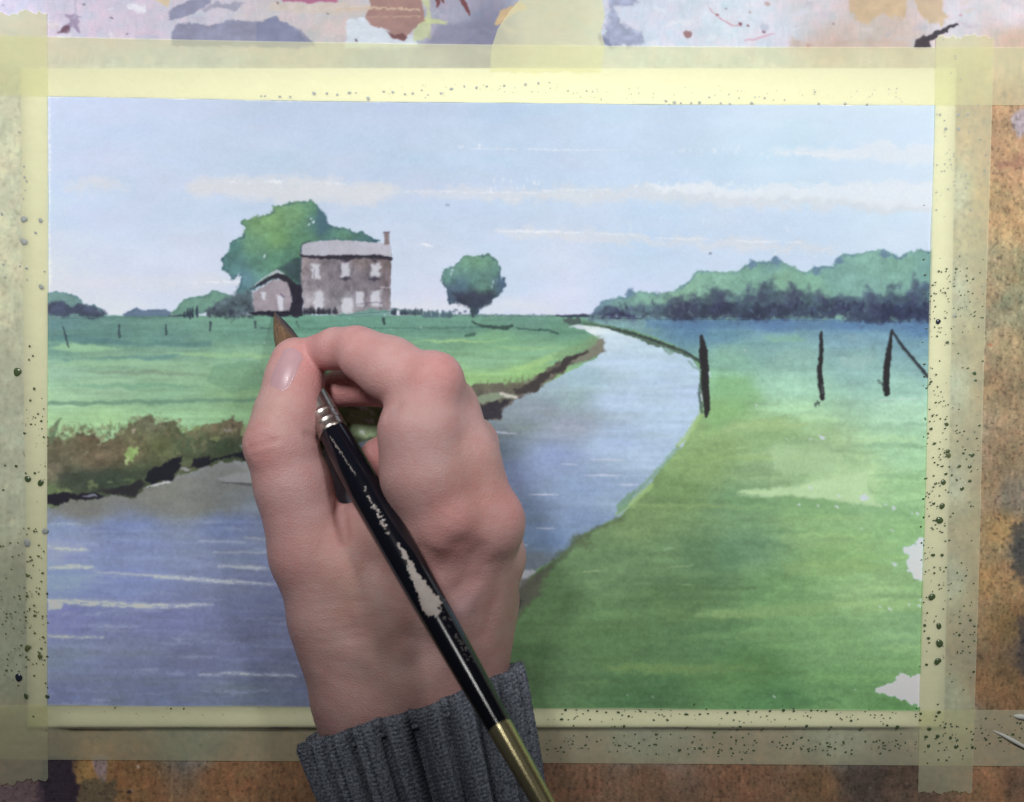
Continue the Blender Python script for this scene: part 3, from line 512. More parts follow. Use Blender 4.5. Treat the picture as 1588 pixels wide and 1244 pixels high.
    for (x, y, r) in [(1273,678,4),(1256,680,2),(1337,772,5),(1296,786,3),(1300,768,2.5)]: stroke(cv, [(x-r*.4, y, r*.5), (x+r*.4, y+1, r*.6)], (205,218,228), op=.85, soft=1.2, warp=1.8, seed=int(x))
    # bright rim of the right bank
    stroke(cv, [(1086,645,2.5),(1078,655,5),(1062,680,3.5),(1050,692,3)], (160,200,115), op=.75, soft=2, warp=2)
    stroke(cv, [(1010,752,3),(990,770,4.5),(972,785,4),(955,798,2)], (150,190,105), op=.8, soft=2, warp=1.5)
    stroke(cv, [(1050,695,3),(1015,735,4),(985,765,3)], (112,160,110), op=.6, soft=3, warp=2)
    poly(cv, [(955,785),(975,765),(985,760),(975,785),(958,798)], (108,155,115), soft=2, warp=1.5, op=.8)
    stroke(cv, [(968,800,1.5),(945,812,2.5),(920,822,3.5),(895,838,6),(870,862,6),(848,882,5),(825,905,6),(806,925,7)], (80,98,72), op=.7, soft=5, warp=3, cell=8)
    stroke(cv, [(895,838,9),(912,845,7)], (84,102,66), op=.6, soft=6, warp=4)
    poly(cv, [(800,905),(825,895),(850,880),(835,925),(815,945),(798,960)], (98,92,84), soft=6, warp=5, op=.75)
    poly(cv, [(798,928),(812,930),(806,942),(797,945)], (55,55,58), soft=3, warp=2, op=.8)
    # unpainted paper showing at the right edge
    wh = (205, 214, 232)
    poly(cv, Z(1100, 640, [(1310,765),(1285,770),(1265,810),(1195,825),(1190,860),(1220,880),(1215,940),(1225,970),(1240,985),(1270,1030),(1310,1040)]), wh, soft=1.2, warp=2.5, cell=5, seed=191)
    poly(cv, [(1434,1044),(1412,1050),(1395,1045),(1385,1058),(1358,1066),(1357,1073),(1385,1080),(1410,1090),(1434,1098)], (198,205,222), soft=1.0, warp=2.4, cell=5, seed=193)
    for (x, y, r) in [(1273,678,5),(1219,681,2),(1256,680,2),(1341,770,6),(1337,772,4),(1256,756,3),(1296,786,3.5),(1300,768,2.5),(1385,788,4.5),(1372,782,2.5),(1422,796,4),(1413,795,2),(1383,823,2),(1386,874,4),(1238,783,2.4),(1268,784,2),(1379,944,3.4),(1364,941,2.5),(1409,938,1.8),(1425,940,3),(1426,930,2),(1199,1080,2.2),(1172,628,2.4),(1012,1087-6,1),(1335,820,1.8),(1325,1069,1.6),(1155,543,1.6),(972,1076,1.4)]:
        stroke(cv, [(x-r*.4, y-r*.3, r*.45), (x+r*.4, y+r*.3, r*.6)], (200,215,225), op=.85, soft=1.0, warp=1.6, cell=4, seed=int(x))
    stroke(cv, [(1428,840,1),(1430,900,3)], wh, op=.7, warp=2)
    # fence posts
    for i, (p, _) in enumerate(POSTS): stroke(cv, p, (42, 40, 44), op=.96, soft=.9, warp=1.0, cell=6, seed=201+i)
    stroke(cv, [(1086,610,3.2),(1088,632,2.5)], (90,115,115), op=.6); stroke(cv, [(1086,590,1.5),(1083,610,2),(1088,640,2)], (70,92,92), op=.7)
    stroke(cv, [(1087,612,1.2),(1088,622,1.2)], (205,215,225), op=.8)
    stroke(cv, RAIL, (48,52,60), op=.92, soft=.8, warp=.6)
    stroke(cv, [(1060,547,1.4),(1072,552,1.6),(1085,562,1.6)], (60,75,75), op=.9)
    stroke(cv, [(1068,560,1.4),(1075,570,2),(1086,574,1.4)], (120,165,155), op=.7)
    stroke(cv, [(1273,596,.8),(1275,610,1)], (110,125,120), op=.7)
    stroke(cv, [(1264,628,2),(1270,624,1.6)], (60,80,72), op=.8, warp=1.5); stroke(cv, [(1266,622,1),(1270,630,1)], (60,80,72), op=.7)
    stroke(cv, [(1363,592,2.5),(1368,598,2)], (85,110,105), op=.8, warp=2.5); stroke(cv, [(1100,578,1.8),(1101,584,1.6)], (185,215,220), op=.8)
    for p in SMALLPOSTS: stroke(cv, p, (52,68,82), op=.85, soft=.8)
    # paper tooth
    lum = np.clip(cv.img.mean(-1)/235.0, 0, 1)
    g = 1+(.007+.06*(1-lum))*cv.noise(211, 2.4, 2.4, 2)+(.005+.05*(1-lum))*cv.noise(212, 22, 16, 4)+.02*(1-lum)*cv.noise(213, 6, 5, 3)
    cv.img *= g[..., None]
    soften(cv, .85)
    tone(cv, .75)
    return cv
def soften(cv, r):
    a = cv.img; k = np.exp(-.5*(np.arange(-3, 4)/(r*cv.k))**2); k /= k.sum()
    for ax in (0, 1):
        b = np.zeros_like(a)
        for i, q in enumerate(k): b += q*np.roll(a, i-3, ax)
        a = b
    cv.img[:] = a
def tone(cv, s):
    l = (cv.img @ np.array([.3, .59, .11], np.float32))[..., None]
    cv.img[:] = np.clip(l+(cv.img-l)*s, 4, 253)

def paint_board(k=.8):
    cv = Canvas(-150, -130, 1740, 1380, k); N = cv.noise; rs = np.random.RandomState(9)
    f = field(cv, [(20,10,214,210,232),(20,-80,200,195,215),(100,30,208,198,216),(200,40,208,194,212),(300,20,200,196,212),(440,20,200,192,196),(520,20,205,192,188),(600,20,195,195,205),(700,20,162,162,188),(750,50,130,130,165),(850,40,190,190,205),(960,20,205,215,238),(1000,50,208,220,242),(1150,30,216,230,246),(1200,60,216,220,238),(1270,20,216,208,216),(1290,60,208,186,176),(1370,50,212,190,178),(1480,20,222,216,228),(1570,20,224,216,224),(1575,65,214,184,160),
      (1000,110,212,224,242),(600,110,168,180,202),(200,110,200,208,228),(300,110,190,200,222),(1350,110,215,205,205),(-100,300,150,140,140),(10,200,190,184,200),(10,300,182,176,196),(10,700,142,142,162),(10,1000,94,98,108),
      (1560,180,190,138,95),(1560,260,182,130,90),(1565,340,188,142,92),(1570,430,140,125,88),(1570,470,130,125,95),(1570,540,158,128,90),(1570,610,140,112,80),(1570,700,140,108,78),(1570,770,112,98,85),(1555,820,152,112,66),(1592,850,84,78,72),(1565,900,135,98,62),(1565,970,118,86,50),(1592,1000,80,64,54),(1560,1060,105,72,45),(1560,1150,100,68,46),(1700,600,140,108,76),(1475,300,182,182,198),(1475,450,170,174,190),(1475,600,158,165,182),(1475,750,148,152,165),(1475,900,138,138,148),(1475,1080,122,122,126),(1538,300,186,140,92),(1536,450,150,122,88),(1534,600,152,118,82),(1530,750,132,102,72),(1526,900,138,98,58),(1522,1060,108,74,46),
      (100,1200,58,42,40),(130,1200,112,76,38),(200,1210,98,62,36),(350,1210,98,62,38),(450,1210,92,60,38),(600,1220,80,55,38),(900,1210,88,58,42),(1000,1210,86,58,42),(1150,1210,92,60,42),(1270,1215,92,62,40),(1340,1215,60,46,42),(1400,1220,75,54,44),(1540,1220,112,74,50),(1580,1220,80,56,44),(30,1235,72,54,56),(300,1150,78,74,72),(1000,1150,86,84,88),(1300,1150,96,96,102),(794,650,150,120,90),(500,1370,70,48,34),(1200,1370,75,50,36)], p=3.4)
    f = f*(1+.10*sm(np.arange(cv.h)/cv.k+cv.y0, 150, 260)[:, None, None]*np.array([1, 1.05, 1.0]))
    cv.img[:] = f
    low = sm(np.arange(cv.h)/cv.k+cv.y0, 60, 160)[:, None]; cv.img[..., 1] *= 1+.04*low; cv.img[..., 0] *= 1+.0*low
    cv.img *= (1+(.08*N(301, 30, 30, 4)+.07*N(302, 4, 16, 3)+.05*N(303, 2.2, 5, 2)+.05*N(305, 70, 3, 3)*0)*(.25+.75*low))[..., None]
    cv.img[..., 0] *= 1+.05*N(304, 14, 14, 3)
    # streaky brush marks left on the white-painted part
    for i in range(70):
        x, y = rs.uniform(-100, 1700), rs.uniform(-100, 75)
        b = rs.choice(3); c = [(222,222,232),(200,186,205),(205,200,218)][b]
        L = rs.uniform(20, 90); a = rs.uniform(-.3, .3)
        stroke(cv, [(x, y, 1), (x+L*.5, y+L*a*.5, rs.uniform(3, 9)), (x+L, y+L*a, 1)], c, op=rs.uniform(.15, .5), soft=3, warp=4, cell=12, dry=.4, seed=int(rs.randint(30)))
    for i in range(150):
        x, y = rs.uniform(-60, 1650), rs.uniform(-30, 72)
        c = [(232,232,240),(188,172,198),(176,180,208),(214,190,178),(196,206,228),(222,205,190)][rs.randint(6)] if x < 950 or x > 1235 else [(228,240,250),(214,222,240),(236,236,242),(206,214,236)][rs.randint(4)]
        w_ = rs.uniform(2, 9); L = rs.uniform(5, 34); a = rs.uniform(-1, 1)
        stroke(cv, [(x, y, w_*.4), (x+L*.5, y+L*a*.3, w_*.7), (x+L, y+L*a*.5, w_*.2)], c, op=rs.uniform(.15, .6), soft=1.5+w_*.2, warp=3, cell=7, dry=rs.choice([0, .3]), seed=int(rs.randint(40)))
    P = lambda pts, c, **q: poly(cv, pts, c, **dict(dict(soft=1.4, warp=2.5, cell=9, op=.92, tex=.05), **q))
    g = (134, 138, 172)
    P(Z(0,0,[(1030,80),(1080,40),(1180,0),(1290,-20),(1290,20),(1240,60),(1130,110),(1050,125)]), g); P(Z(0,0,[(1240,60),(1330,10),(1520,30),(1440,70),(1330,50),(1260,75)]), (150,152,178), op=.8)
    P(Z(0,0,[(1050,200),(1100,150),(1200,140),(1290,160),(1400,130),(1588,130),(1700,110),(1850,190),(1950,290),(1060,290)]), g, tex=.08)
    P([(398,35),(425,27),(445,35),(470,58),(480,75),(398,75)], (120,128,168), op=.8)
    P([(60,28),(60,20),(108,22),(112,26),(80,30)], (200,190,215), op=.5); P(Z(0,0,[(400,100),(450,95),(510,98),(480,112),(490,210),(470,200),(450,150),(400,200),(355,208),(380,180),(440,130)]), (150,128,165), op=.75)
    P(Z(0,0,[(355,208),(390,170),(425,160),(420,200)]), (105,60,80), op=.8); P([(116,-8),(113,30),(118,28),(120,-8)], (175,178,200), op=.7)
    P([(235,-10),(268,-10),(262,10),(245,6)], (225,198,148)); P([(195,8),(225,8),(225,20),(200,16)], (225,225,232))
    P([(425,-6),(520,-6),(524,4),(480,5),(440,2)], (195,85,135), op=.9); P([(420,4),(570,8),(640,14),(640,20),(520,22),(420,18)], (212,195,180), op=.8)
    P([(540,30),(560,26),(580,40),(640,55),(650,75),(535,75)], (206,220,234)); P([(655,26),(695,34),(690,40),(655,36)], (190,205,135), op=.9, warp=1.5)
    P([(640,46),(662,24),(658,8),(645,-8),(665,-8),(668,60),(640,64)], (196,208,140), op=.8)
    P([(570,-10),(650,-10),(656,10),(658,32),(640,45),(626,60),(612,58),(600,46),(580,42),(566,32),(568,22),(575,12)], (168,116,106), warp=1.5)
    P([(598,48),(612,55),(625,52),(632,58),(626,64),(610,60)], (118,60,62), warp=1.2); stroke(cv, [(520,16,1),(580,12,2),(650,16,2)], (215,185,150), op=.8, warp=1.5, dry=.2); stroke(cv, [(570,27,1),(650,26,2)], (200,160,135), op=.7, dry=.3)
    P([(660,66),(680,40),(730,35),(775,36),(768,75),(660,75)], (126,128,162), op=.7, soft=5)
    for p in ([(678,-5,4),(680,5,2.5),(677,11,1)],[(684,-5,3),(688,4,1)],[(712,-8,3.5),(720,6,4),(728,23,1.2)]): stroke(cv, p, (122,45,52), op=.92)
    P([(766,38),(775,20),(800,5),(815,5),(815,14),(790,24),(778,40)], (216,178,116)); P([(935,55),(945,20),(940,-8),(990,-8),(985,6),(950,12),(960,35),(990,50),(1000,65),(975,72),(945,70)], (156,168,206), soft=4, warp=5, tex=.12)
    P([(928,52),(938,58),(950,68),(948,75),(935,70)], (120,130,172), soft=2)
    stroke(cv, [(1100,14,.8),(1115,28,1),(1135,40,1.2),(1150,40,1)], (220,150,168), op=.8); stroke(cv, [(1155,63,1.2),(1175,60,1.6),(1200,52,1)], (225,165,190), op=.8)
    for x, y, r, c in [(1066,52,6,(160,105,108)),(1148,38,2.5,(130,60,85)),(1160,40,2,(150,90,110)),(1112,23,1.8,(170,100,110)),(1125,14,1.6,(160,130,130)),(1163,19,1.6,(190,150,160)),(1185,42,7,(190,200,225)),(1184,50,2,(140,100,120)),(1190,6,4,(200,165,165)),(1292,37,1.2,(120,70,70)),(1345,19,1.6,(160,120,80)),(1254,70,3,(190,110,110)),(1490,24,2,(220,140,160)),(430,5,1.5,(110,60,60)),(508,22,1.6,(120,110,120)),(552,63,1.5,(90,70,90)),(173,28,1.8,(90,70,100)),(197,53,1.2,(90,70,100)),(130,7,1.6,(110,100,130)),(5,8,1.5,(150,150,170)),(214,1189,2.4,(150,128,112)),(200,1228,3,(25,20,26)),(204,1226,2,(120,100,90)),(1166,1183,2,(38,30,30)),(871,1201,1.6,(120,100,95)),(1171,1186,1.5,(45,35,34)),(1535,535,3,(190,110,70)),(1548,805,2.5,(90,62,45)),(1350,1222,2,(120,110,100))]:
        stroke(cv, [(x-r*.3, y, r*.8), (x+r*.3, y+r*.2, r*.9)], c, op=.9, soft=1.2, warp=1.2)
    P([(1315,-8),(1405,-8),(1405,28),(1395,30),(1370,20),(1345,38),(1322,26)], (216,180,128), op=.85, soft=3, warp=4); P([(1415,-8),(1460,-8),(1462,22),(1475,28),(1455,38),(1440,36),(1425,20)], (216,180,128), op=.8, soft=3, warp=4)
    P([(1225,58),(1250,66),(1400,60),(1410,76),(1225,76)], (208,178,158), op=.7, soft=5)
    P([(1417,74),(1420,62),(1432,55),(1440,60),(1444,74)], (56,42,56), op=.97, warp=1); stroke(cv, [(1436,60,3),(1446,58,4.5),(1452,52,4.5),(1460,50,2.5),(1466,47,4.2),(1472,42,2.5),(1484,38,2.2)], (52,42,60), op=.97, warp=1)
    P([(1568,175),(1590,165),(1600,200),(1580,215),(1570,195)], (176,166,188), op=.8, soft=4); P([(1545,250),(1600,235),(1600,262),(1550,262)], (165,98,80), op=.5, soft=7, warp=5)
    for i in range(26):
        x, y = rs.uniform(1535, 1700), rs.uniform(170, 1240); c = [(95,85,62),(150,90,52),(70,66,60),(178,132,80)][rs.randint(4)]; w = rs.uniform(4, 16)
        P([(x-w, y-w*.6), (x+w, y-w), (x+w*.8, y+w*.7), (x-w*.6, y+w)], np.array(c)*(1 if y < 700 else .75), soft=6, warp=9, cell=14, op=rs.uniform(.12, .38), seed=int(rs.randint(40)))
    P([(1566,815),(1590,800),(1600,905),(1572,895),(1564,850)], (56,58,60), soft=7, warp=8, op=.7); P([(1576,960),(1600,950),(1600,1060),(1580,1050)], (54,50,56), soft=8, warp=7, op=.6)
    P([(70,1174),(118,1174),(112,1195),(122,1215),(120,1300),(60,1300),(58,1215)], (34,26,38), soft=3, warp=3, op=.93); P([(141,1170),(167,1170),(166,1205),(160,1216),(148,1200)], (112,94,98), soft=2, warp=1.5, op=.85)
    P([(122,1212),(180,1208),(185,1300),(122,1300)], (64,58,44), soft=5, warp=5, op=.75); P([(-40,1215),(60,1212),(80,1300),(-40,1300)], (78,60,64), soft=6, warp=5, op=.6)
    P([(1300,1186),(1425,1186),(1425,1300),(1310,1300)], (62,50,42), soft=9, warp=12, cell=20, op=.45, tex=.25)
    stroke(cv, [(150,1206,.8),(165,1203,1),(200,1196,1)], (120,88,55), op=.5)
    sp = N(331, 3.2, 4.2, 2); cv.img *= (1-.28*sm(sp, .6, 1.0)*low+.14*sm(-sp, .6, .95)*low)[..., None]
    soften(cv, .7); tone(cv, .74)
    return cv
# ================= the table and the drawing board =================
def smooth01(x, a, b):
    t = np.clip((x-a)/(b-a), 0, 1); return t*t*(3-2*t)
# paper outline in photo positions: left, right, top and bottom edges
def paper_left(py): return 32+(py-110)*(43-32)/1020.0
def paper_right(py): return 1483-(py-110)*(1483-1464)/1020.0
PAPER_T, PAPER_B = 106.0, 1128.0
def lift(px, py):
    """height of the sheet: 0.6 mm stock, its lower edge curls up a little between the side tapes"""
    g = smooth01(px, 78, 110)*(1-smooth01(px, 1385, 1428))
    return 1.5+8.5*smooth01(py, 1101, 1127)*g*(.85+.15*np.sin(px/57.0))
def base_height(px, py, soft=3.0):
    """what the tape lies on: board, or paper with a short slope down its edge"""
    e = np.minimum(np.minimum(px-paper_left(py), paper_right(py)-px), py-PAPER_T)
    return lift(px, py)*smooth01(e, -2.2, .5)*smooth01(PAPER_B-py, -3.5, .3)

tb = mesh('table_top', [(-3000,-3000,-60),(3000,-3000,-60),(3000,3000,-60),(-3000,3000,-60),(-3000,-3000,-160),(3000,-3000,-160),(3000,3000,-160),(-3000,3000,-160)], [(0,1,2,3),(7,6,5,4),(0,4,5,1),(1,5,6,2),(2,6,7,3),(3,7,4,0)], False)
table = link('table_top', tb, mat_plain('table wood', (.16,.10,.06), .6, noise=(9, .35, (1, 8, 1)))); table['kind'] = 'structure'

cvb = paint_board(.9)
bimg, buv = sheet_image('board_colours', cvb, -140, -120, 1730, 1370, .9, clip=(.008, .9))
bw = [(-925, -735), (925, -735), (925, 735), (-925, 735)]
bm = bmesh.new()
lo = [bm.verts.new((x*S, y*S, -56*S)) for x, y in bw]; hi = [bm.verts.new((x*S, y*S, 0)) for x, y in bw]
bm.faces.new(lo[::-1]); bm.faces.new(hi)
for i in range(4): bm.faces.new((lo[i], lo[(i+1) % 4], hi[(i+1) % 4], hi[i]))
bmesh.ops.bevel(bm, geom=[e for e in bm.edges], offset=4*S, segments=2, affect='EDGES')
me = bpy.data.meshes.new('drawing_board'); bm.to_mesh(me); bm.free(); set_uv(me, buv)
mb = mat_image('paint stained hardboard', bimg, .62, 900, .0004, .35)
board = link('drawing_board', me, mb); board['label'] = 'brown hardboard drawing board stained with old paint, under the taped sheet'; board['category'] = 'drawing board'

# ================= the watercolour =================
if not WHITE_TEST:
    cvp = paint_picture(1.15)
    pimg, puv = sheet_image('picture_colours', cvp, 60, 134, 1472, 1120, 1.2)
    mp = mat_image('watercolour on cold pressed paper', pimg, .78, 2600, .00018, .22)
    mpaper = mat_plain('bare watercolour paper', (.86, .86, .84), .85, spec=.2, bump=(2600, .00018))
else:
    mp = mpaper = mat_plain('card', (.8, .8, .8), .9, spec=0); puv = buv
    mb.node_tree.links.remove(mb.node_tree.nodes['Principled BSDF'].inputs['Base Color'].links[0]); mb.node_tree.nodes['Principled BSDF'].inputs['Base Color'].default_value = (.8,.8,.8,1)
painting = thing('painting', 'unfinished watercolour of a stone house, trees and a river winding between green meadows', 'painting', tuple(P3(760, 620)*S))
# the sheet itself, a thin solid grid that follows the curl
def solid_grid(name, us, vs, fn_xy, fn_z, thick):
    nu, nv = len(us), len(vs); V = []
    for u in us:
        for v in vs:
            px, py = fn_xy(u, v); z = float(fn_z(px, py)); q = P3(px, py, z); V.append((q[0], q[1], z))
    top = np.array(V); bot = top.copy(); bot[:, 2] = np.maximum(.15, top[:, 2]-thick)
    n = nu*nv; Q = gridquads(nu, nv); Qb = Q[:, ::-1]+n; sides = []
    ring = [i*nv for i in range(nu)]+[(nu-1)*nv+j for j in range(1, nv)]+[i*nv+nv-1 for i in range(nu-2, -1, -1)]+[j for j in range(nv-2, 0, -1)]
    for a, b in zip(ring, ring[1:]+ring[:1]): sides.append((a, b, b+n, a+n))
    return fastmesh(name, np.vstack([top, bot]), np.vstack([Q[:, ::-1], Qb[:, ::-1], np.array(sides)]), False)
us = np.linspace(0, 1, 60); vs = np.concatenate([np.linspace(0, .94, 14), np.linspace(.945, 1, 16)])
pm = solid_grid('sheet', us, vs, lambda u, v: (paper_left(PAPER_T+(PAPER_B-PAPER_T)*v)*(1-u)+paper_right(PAPER_T+(PAPER_B-PAPER_T)*v)*u, PAPER_T+(PAPER_B-PAPER_T)*v), lift, 1.3)
set_uv(pm, puv)
under(link('sheet', pm, mpaper), painting)
# paint layers: every painted thing is its own film of dry paint on the sheet
LV = [0]
def top_in(x): return 147.5+15.5*(1-(1-min(max(x, 0), 1450)/1450.0)**2)
CLIPQ = [(74.0, 146), (1451.0, 161), (1426.5, 1103.0), (73.5, 1094.0)]
def clip_convex(poly_, q):
    for i in range(len(q)):
        a, b2 = q[i], q[(i+1) % len(q)]; out = []
        side = lambda p: (b2[0]-a[0])*(p[1]-a[1])-(b2[1]-a[1])*(p[0]-a[0])
        for j in range(len(poly_)):
            c, e = poly_[j], poly_[(j+1) % len(poly_)]; sc_, se = side(c), side(e)
            if sc_ >= 0: out.append((c[0], c[1]))
            if sc_*se < 0: t_ = sc_/(sc_-se); out.append((c[0]+(e[0]-c[0])*t_, c[1]+(e[1]-c[1])*t_))
        poly_ = out
        if not poly_: return []
    return poly_
def film(name, pts, level, parent, lab=None, clip=True):
    pp = clip_convex([(p[0], p[1]) for p in pts], CLIPQ) if clip else pts
    out = []
    for p in pp:
        if not out or abs(out[-1][0]-p[0])+abs(out[-1][1]-p[1]) > .3: out.append(p)
    LV[0] += 1; z = 2.3+.12*level+.003*LV[0]
    V = [P3(x, y, 1.6) for x, y in out]; V = [(v[0], v[1], z) for v in V]
    me = mesh(name, V, [tuple(range(len(V)))], False)
    if me.polygons[0].normal.z < 0: me.flip_normals()
    set_uv(me, puv)
    o = under(link(name, me, mp), painting) if parent is painting else link(name, me, mp, parent)
    if parent is not painting:
        o.matrix_parent_inverse = Matrix.Translation(-Vector(painting.location)) if False else parent.matrix_parent_inverse.inverted() @ parent.matrix_parent_inverse
    if lab: o['label'] = lab
    return o
film('painted_sky', [(74+i*1377/40.0, top_in(74+i*1377/40.0)+.2+1.2*math.sin(i*2.3)*(i % 3 == 0)) for i in range(41)]+[(1442.5,500),(73.5,500)], 0, painting, None, False)
film('painted_meadow', [(66,489),(1462,489),(1462,1112),(66,1112)], 1, painting, 'green meadow washes left and right of the painted river')
film('painted_river', P_RIVER, 2, painting)
film('painted_riverbank', P_BANK, 3, painting, 'brown and black near riverbank at the left')
film('painted_riverbank', P_RBANK, 3, painting, 'thin dark far riverbank in the middle')
film('painted_hill', P_HILL, 2, painting)
film('painted_tree', P_FARL, 3, painting, 'small painted tree clump at the left margin')
film('painted_tree', P_TREE, 3, painting, 'big painted tree behind the house')
film('painted_tree', P_LONE, 3, painting, 'round lone painted tree in the middle')
film('painted_bush', P_LBUSH, 3, painting, 'pale green painted bush')
film('painted_bush', P_DBUSH, 4, painting, 'dark painted bush beside the shed')
wood = film('painted_woodland', P_WOOD, 3, painting)
film('shaded_undergrowth', P_WOODDARK, 4, wood)
house = film('painted_house', P_WALL, 5, painting)
film('roof', P_ROOF, 6, house); film('chimney', P_CHIM, 6, house)
for i, (x, y, ww, hh) in enumerate(WINDOWS):
    x, y, ww, hh = 300+x/3.97, 280+y/3.97, ww/3.97, hh/3.97
    film('door' if i == 4 else 'window', [(x-ww,y-hh),(x+ww,y-hh),(x+ww,y+hh),(x-ww,y+hh)], 6, house)
shed = film('painted_shed', P_SHED, 5, painting)
film('roof', P_SHEDROOF, 6, shed)
def ribbon(pts):
    L, R = [], []
    for i, p in enumerate(pts):
        a = pts[max(0, i-1)]; b = pts[min(len(pts)-1, i+1)]; dx, dy = b[0]-a[0], b[1]-a[1]; l = math.hypot(dx, dy)+1e-6
        L.append((p[0]-dy/l*p[2], p[1]+dx/l*p[2])); R.append((p[0]+dy/l*p[2], p[1]-dx/l*p[2]))
    return L+R[::-1]
for p, _ in POSTS: film('painted_fence_post', ribbon(p), 4, painting)
film('painted_fence_rail', ribbon(RAIL), 4, painting)
for p in SMALLPOSTS: film('painted_fence_post', ribbon([(a, b, max(c, 1.2)) for a, b, c in p]), 4, painting)

# ================= masking tape =================
def tape_material(name, col, see, tint):
    t = NT(name); tr = t.add('ShaderNodeBsdfTransparent'); mx = t.add('ShaderNodeMixShader'); out = t.n['Material Output']
    tr.inputs[0].default_value = (*tint, 1)
    n = t.noise(60, 4, .6); r = t.add('ShaderNodeMix', data_type='RGBA'); t.link(n.outputs['Fac'], r.inputs['Factor'])
    r.inputs[6].default_value = (*[c*.93 for c in col], 1); r.inputs[7].default_value = (*[min(1, c*1.06) for c in col], 1)
    t.link(r.outputs[2], t.p.inputs['Base Color']); t.p.inputs['Roughness'].default_value = .55; t.p.inputs['Specular IOR Level'].default_value = .25
    n2 = t.noise(240, 5, .7); t.bump(n2.outputs['Fac'], .7, .00028)
    m = t.add('ShaderNodeMath', operation='MULTIPLY_ADD'); n3 = t.noise(35, 4, .6); t.link(n3.outputs['Fac'], m.inputs[0]); m.inputs[1].default_value = .16; m.inputs[2].default_value = see-.08
    t.link(m.outputs[0], mx.inputs[0]); tl = t.add('ShaderNodeBsdfTranslucent'); tl.inputs[0].default_value = (.97, .97, .68, 1); m0 = t.add('ShaderNodeMixShader'); m0.inputs[0].default_value = .38; t.link(t.p.outputs[0], m0.inputs[1]); t.link(tl.outputs[0], m0.inputs[2]); t.link(m0.outputs[0], mx.inputs[1]); t.link(tr.outputs[0], mx.inputs[2]); t.link(mx.outputs[0], out.inputs[0])
    return t.m
mtape = tape_material('crepe masking tape', TAPE_COL, TAPE_SEE, TAPE_TINT)
from mathutils import noise as mnoise
def crinkle(px, py, seed): return 1.5*mnoise.noise(Vector((px/38.0, py/38.0, seed)))+.55*mnoise.noise(Vector((px/9.0, py/9.0, seed+7)))
rt = random.Random(5)
def tape(label, p0, p1, edgeA, edgeB, level, torn=(None, None), n=260, m=26, sag=0.0):
    """strip from p0 to p1; edgeA/edgeB(t) give the photo positions of its two edges"""
    us = np.linspace(0, 1, n); vs = np.linspace(0, 1, m)
    A = np.array([edgeA(u) for u in us]); B = np.array([edgeB(u) for u in us])
    wob = np.array([.35*math.sin(u*37)+.25*math.sin(u*91+1) for u in us])
    G = A[:, None, :]*(1-vs)[None, :, None]+B[:, None, :]*vs[None, :, None]
    d = A[-1]-A[0]; d = d/np.linalg.norm(d)
    for end, amp in ((0, torn[0]), (-1, torn[1])):
        if amp:
            prof = np.array([sum(amp*a*math.sin(v*f+ph) for a, f, ph in ((.5, 5.3, rt.uniform(0, 6)), (.3, 14, 2.1), (.25, 33, 1.0))) for v in vs])
            for q in range(14):
                i = q if end == 0 else n-1-q
                G[i] += d[None, :]*prof[:, None]*(1-q/14.0)
    px, py = G[..., 0], G[..., 1]
    z = base_height(px, py, 4.0)+1.5+.6*level+np.array([[crinkle(float(a_), float(b_), level*3.1) for a_, b_ in zip(r1, r2)] for r1, r2 in zip(px, py)])
    for (bx0, by0, bx1, by1) in UNDER.get(level, []):
        e = np.minimum(np.minimum(px-bx0, bx1-px), np.minimum(py-by0, by1-py)); z = z+.5*smooth01(e, -2, 1)
    V = np.array([np.append(P3(px[i, j], py[i, j], z[i, j])[:2], z[i, j]) for i in range(n) for j in range(m)])
    me = fastmesh('masking_tape', V, gridquads(n, m), True)
    if me.polygons[0].normal.z < 0: me.flip_normals()
    th = thing('masking_tape', label, 'masking tape', tuple(V.mean(0)*S), 'strips of masking tape round the painting')
    under(link('tape_strip', me, mtape), th)
    return th, (lambda u, v: ((1-v)*np.array(edgeA(u))+v*np.array(edgeB(u)))), level
UNDER = {1: [], 2: [(-200, 60, 1700, 160), (-200, 1096, 1700, 1184)]}
def lerp(a, b, t): return (a[0]+(b[0]-a[0])*t, a[1]+(b[1]-a[1])*t)
def curve(pts):
    def f(t):
        s = t*(len(pts)-1); i = min(int(s), len(pts)-2); return lerp(pts[i], pts[i+1], s-i)
    return f
hanger = tape('short upright piece of masking tape above the painting, running off the top edge', None, None, curve([(812,-60),(806,0),(790,18),(772,45),(762,75),(760,112)]), curve([(930,-60),(934,0),(938,25),(932,50),(938,70),(932,112)]), 0, (None, 3), n=80)
top = tape('long masking tape strip across the top edge of the painting', None, None, lambda t: (-120+t*1860, 55+18.5*(1-(1-min(max(-120+t*1860, 0), 1450)/1450.0)**2)), lambda t: (-120+t*1860, top_in(-120+t*1860)+.5*math.sin(t*23)), 1, n=520)
bot = tape('long masking tape strip across the bottom edge of the painting', None, None, lambda t: (-120+t*1860, 1092.5+t*1860*.0056+.7*math.sin(t*40)), lambda t: (-120+t*1860, 1177+t*1860*.0066), 1, n=520)
left = tape('upright masking tape strip down the left edge with ink blue and green spots', None, None, lambda t: (-32+t*14, 22+t*1196), lambda t: (72.5+2.5*t+1.5*math.sin(t*6), 18+t*1190), 2, (5, 5), n=420)
right = tape('upright masking tape strip down the right edge with green paint spots', None, None, lambda t: (1452-t*29+.8*math.sin(t*14), 57+t*1172), lambda t: (1541-t*33+.6*math.sin(t*11), 56+t*1172), 2, (4, 4), n=420)

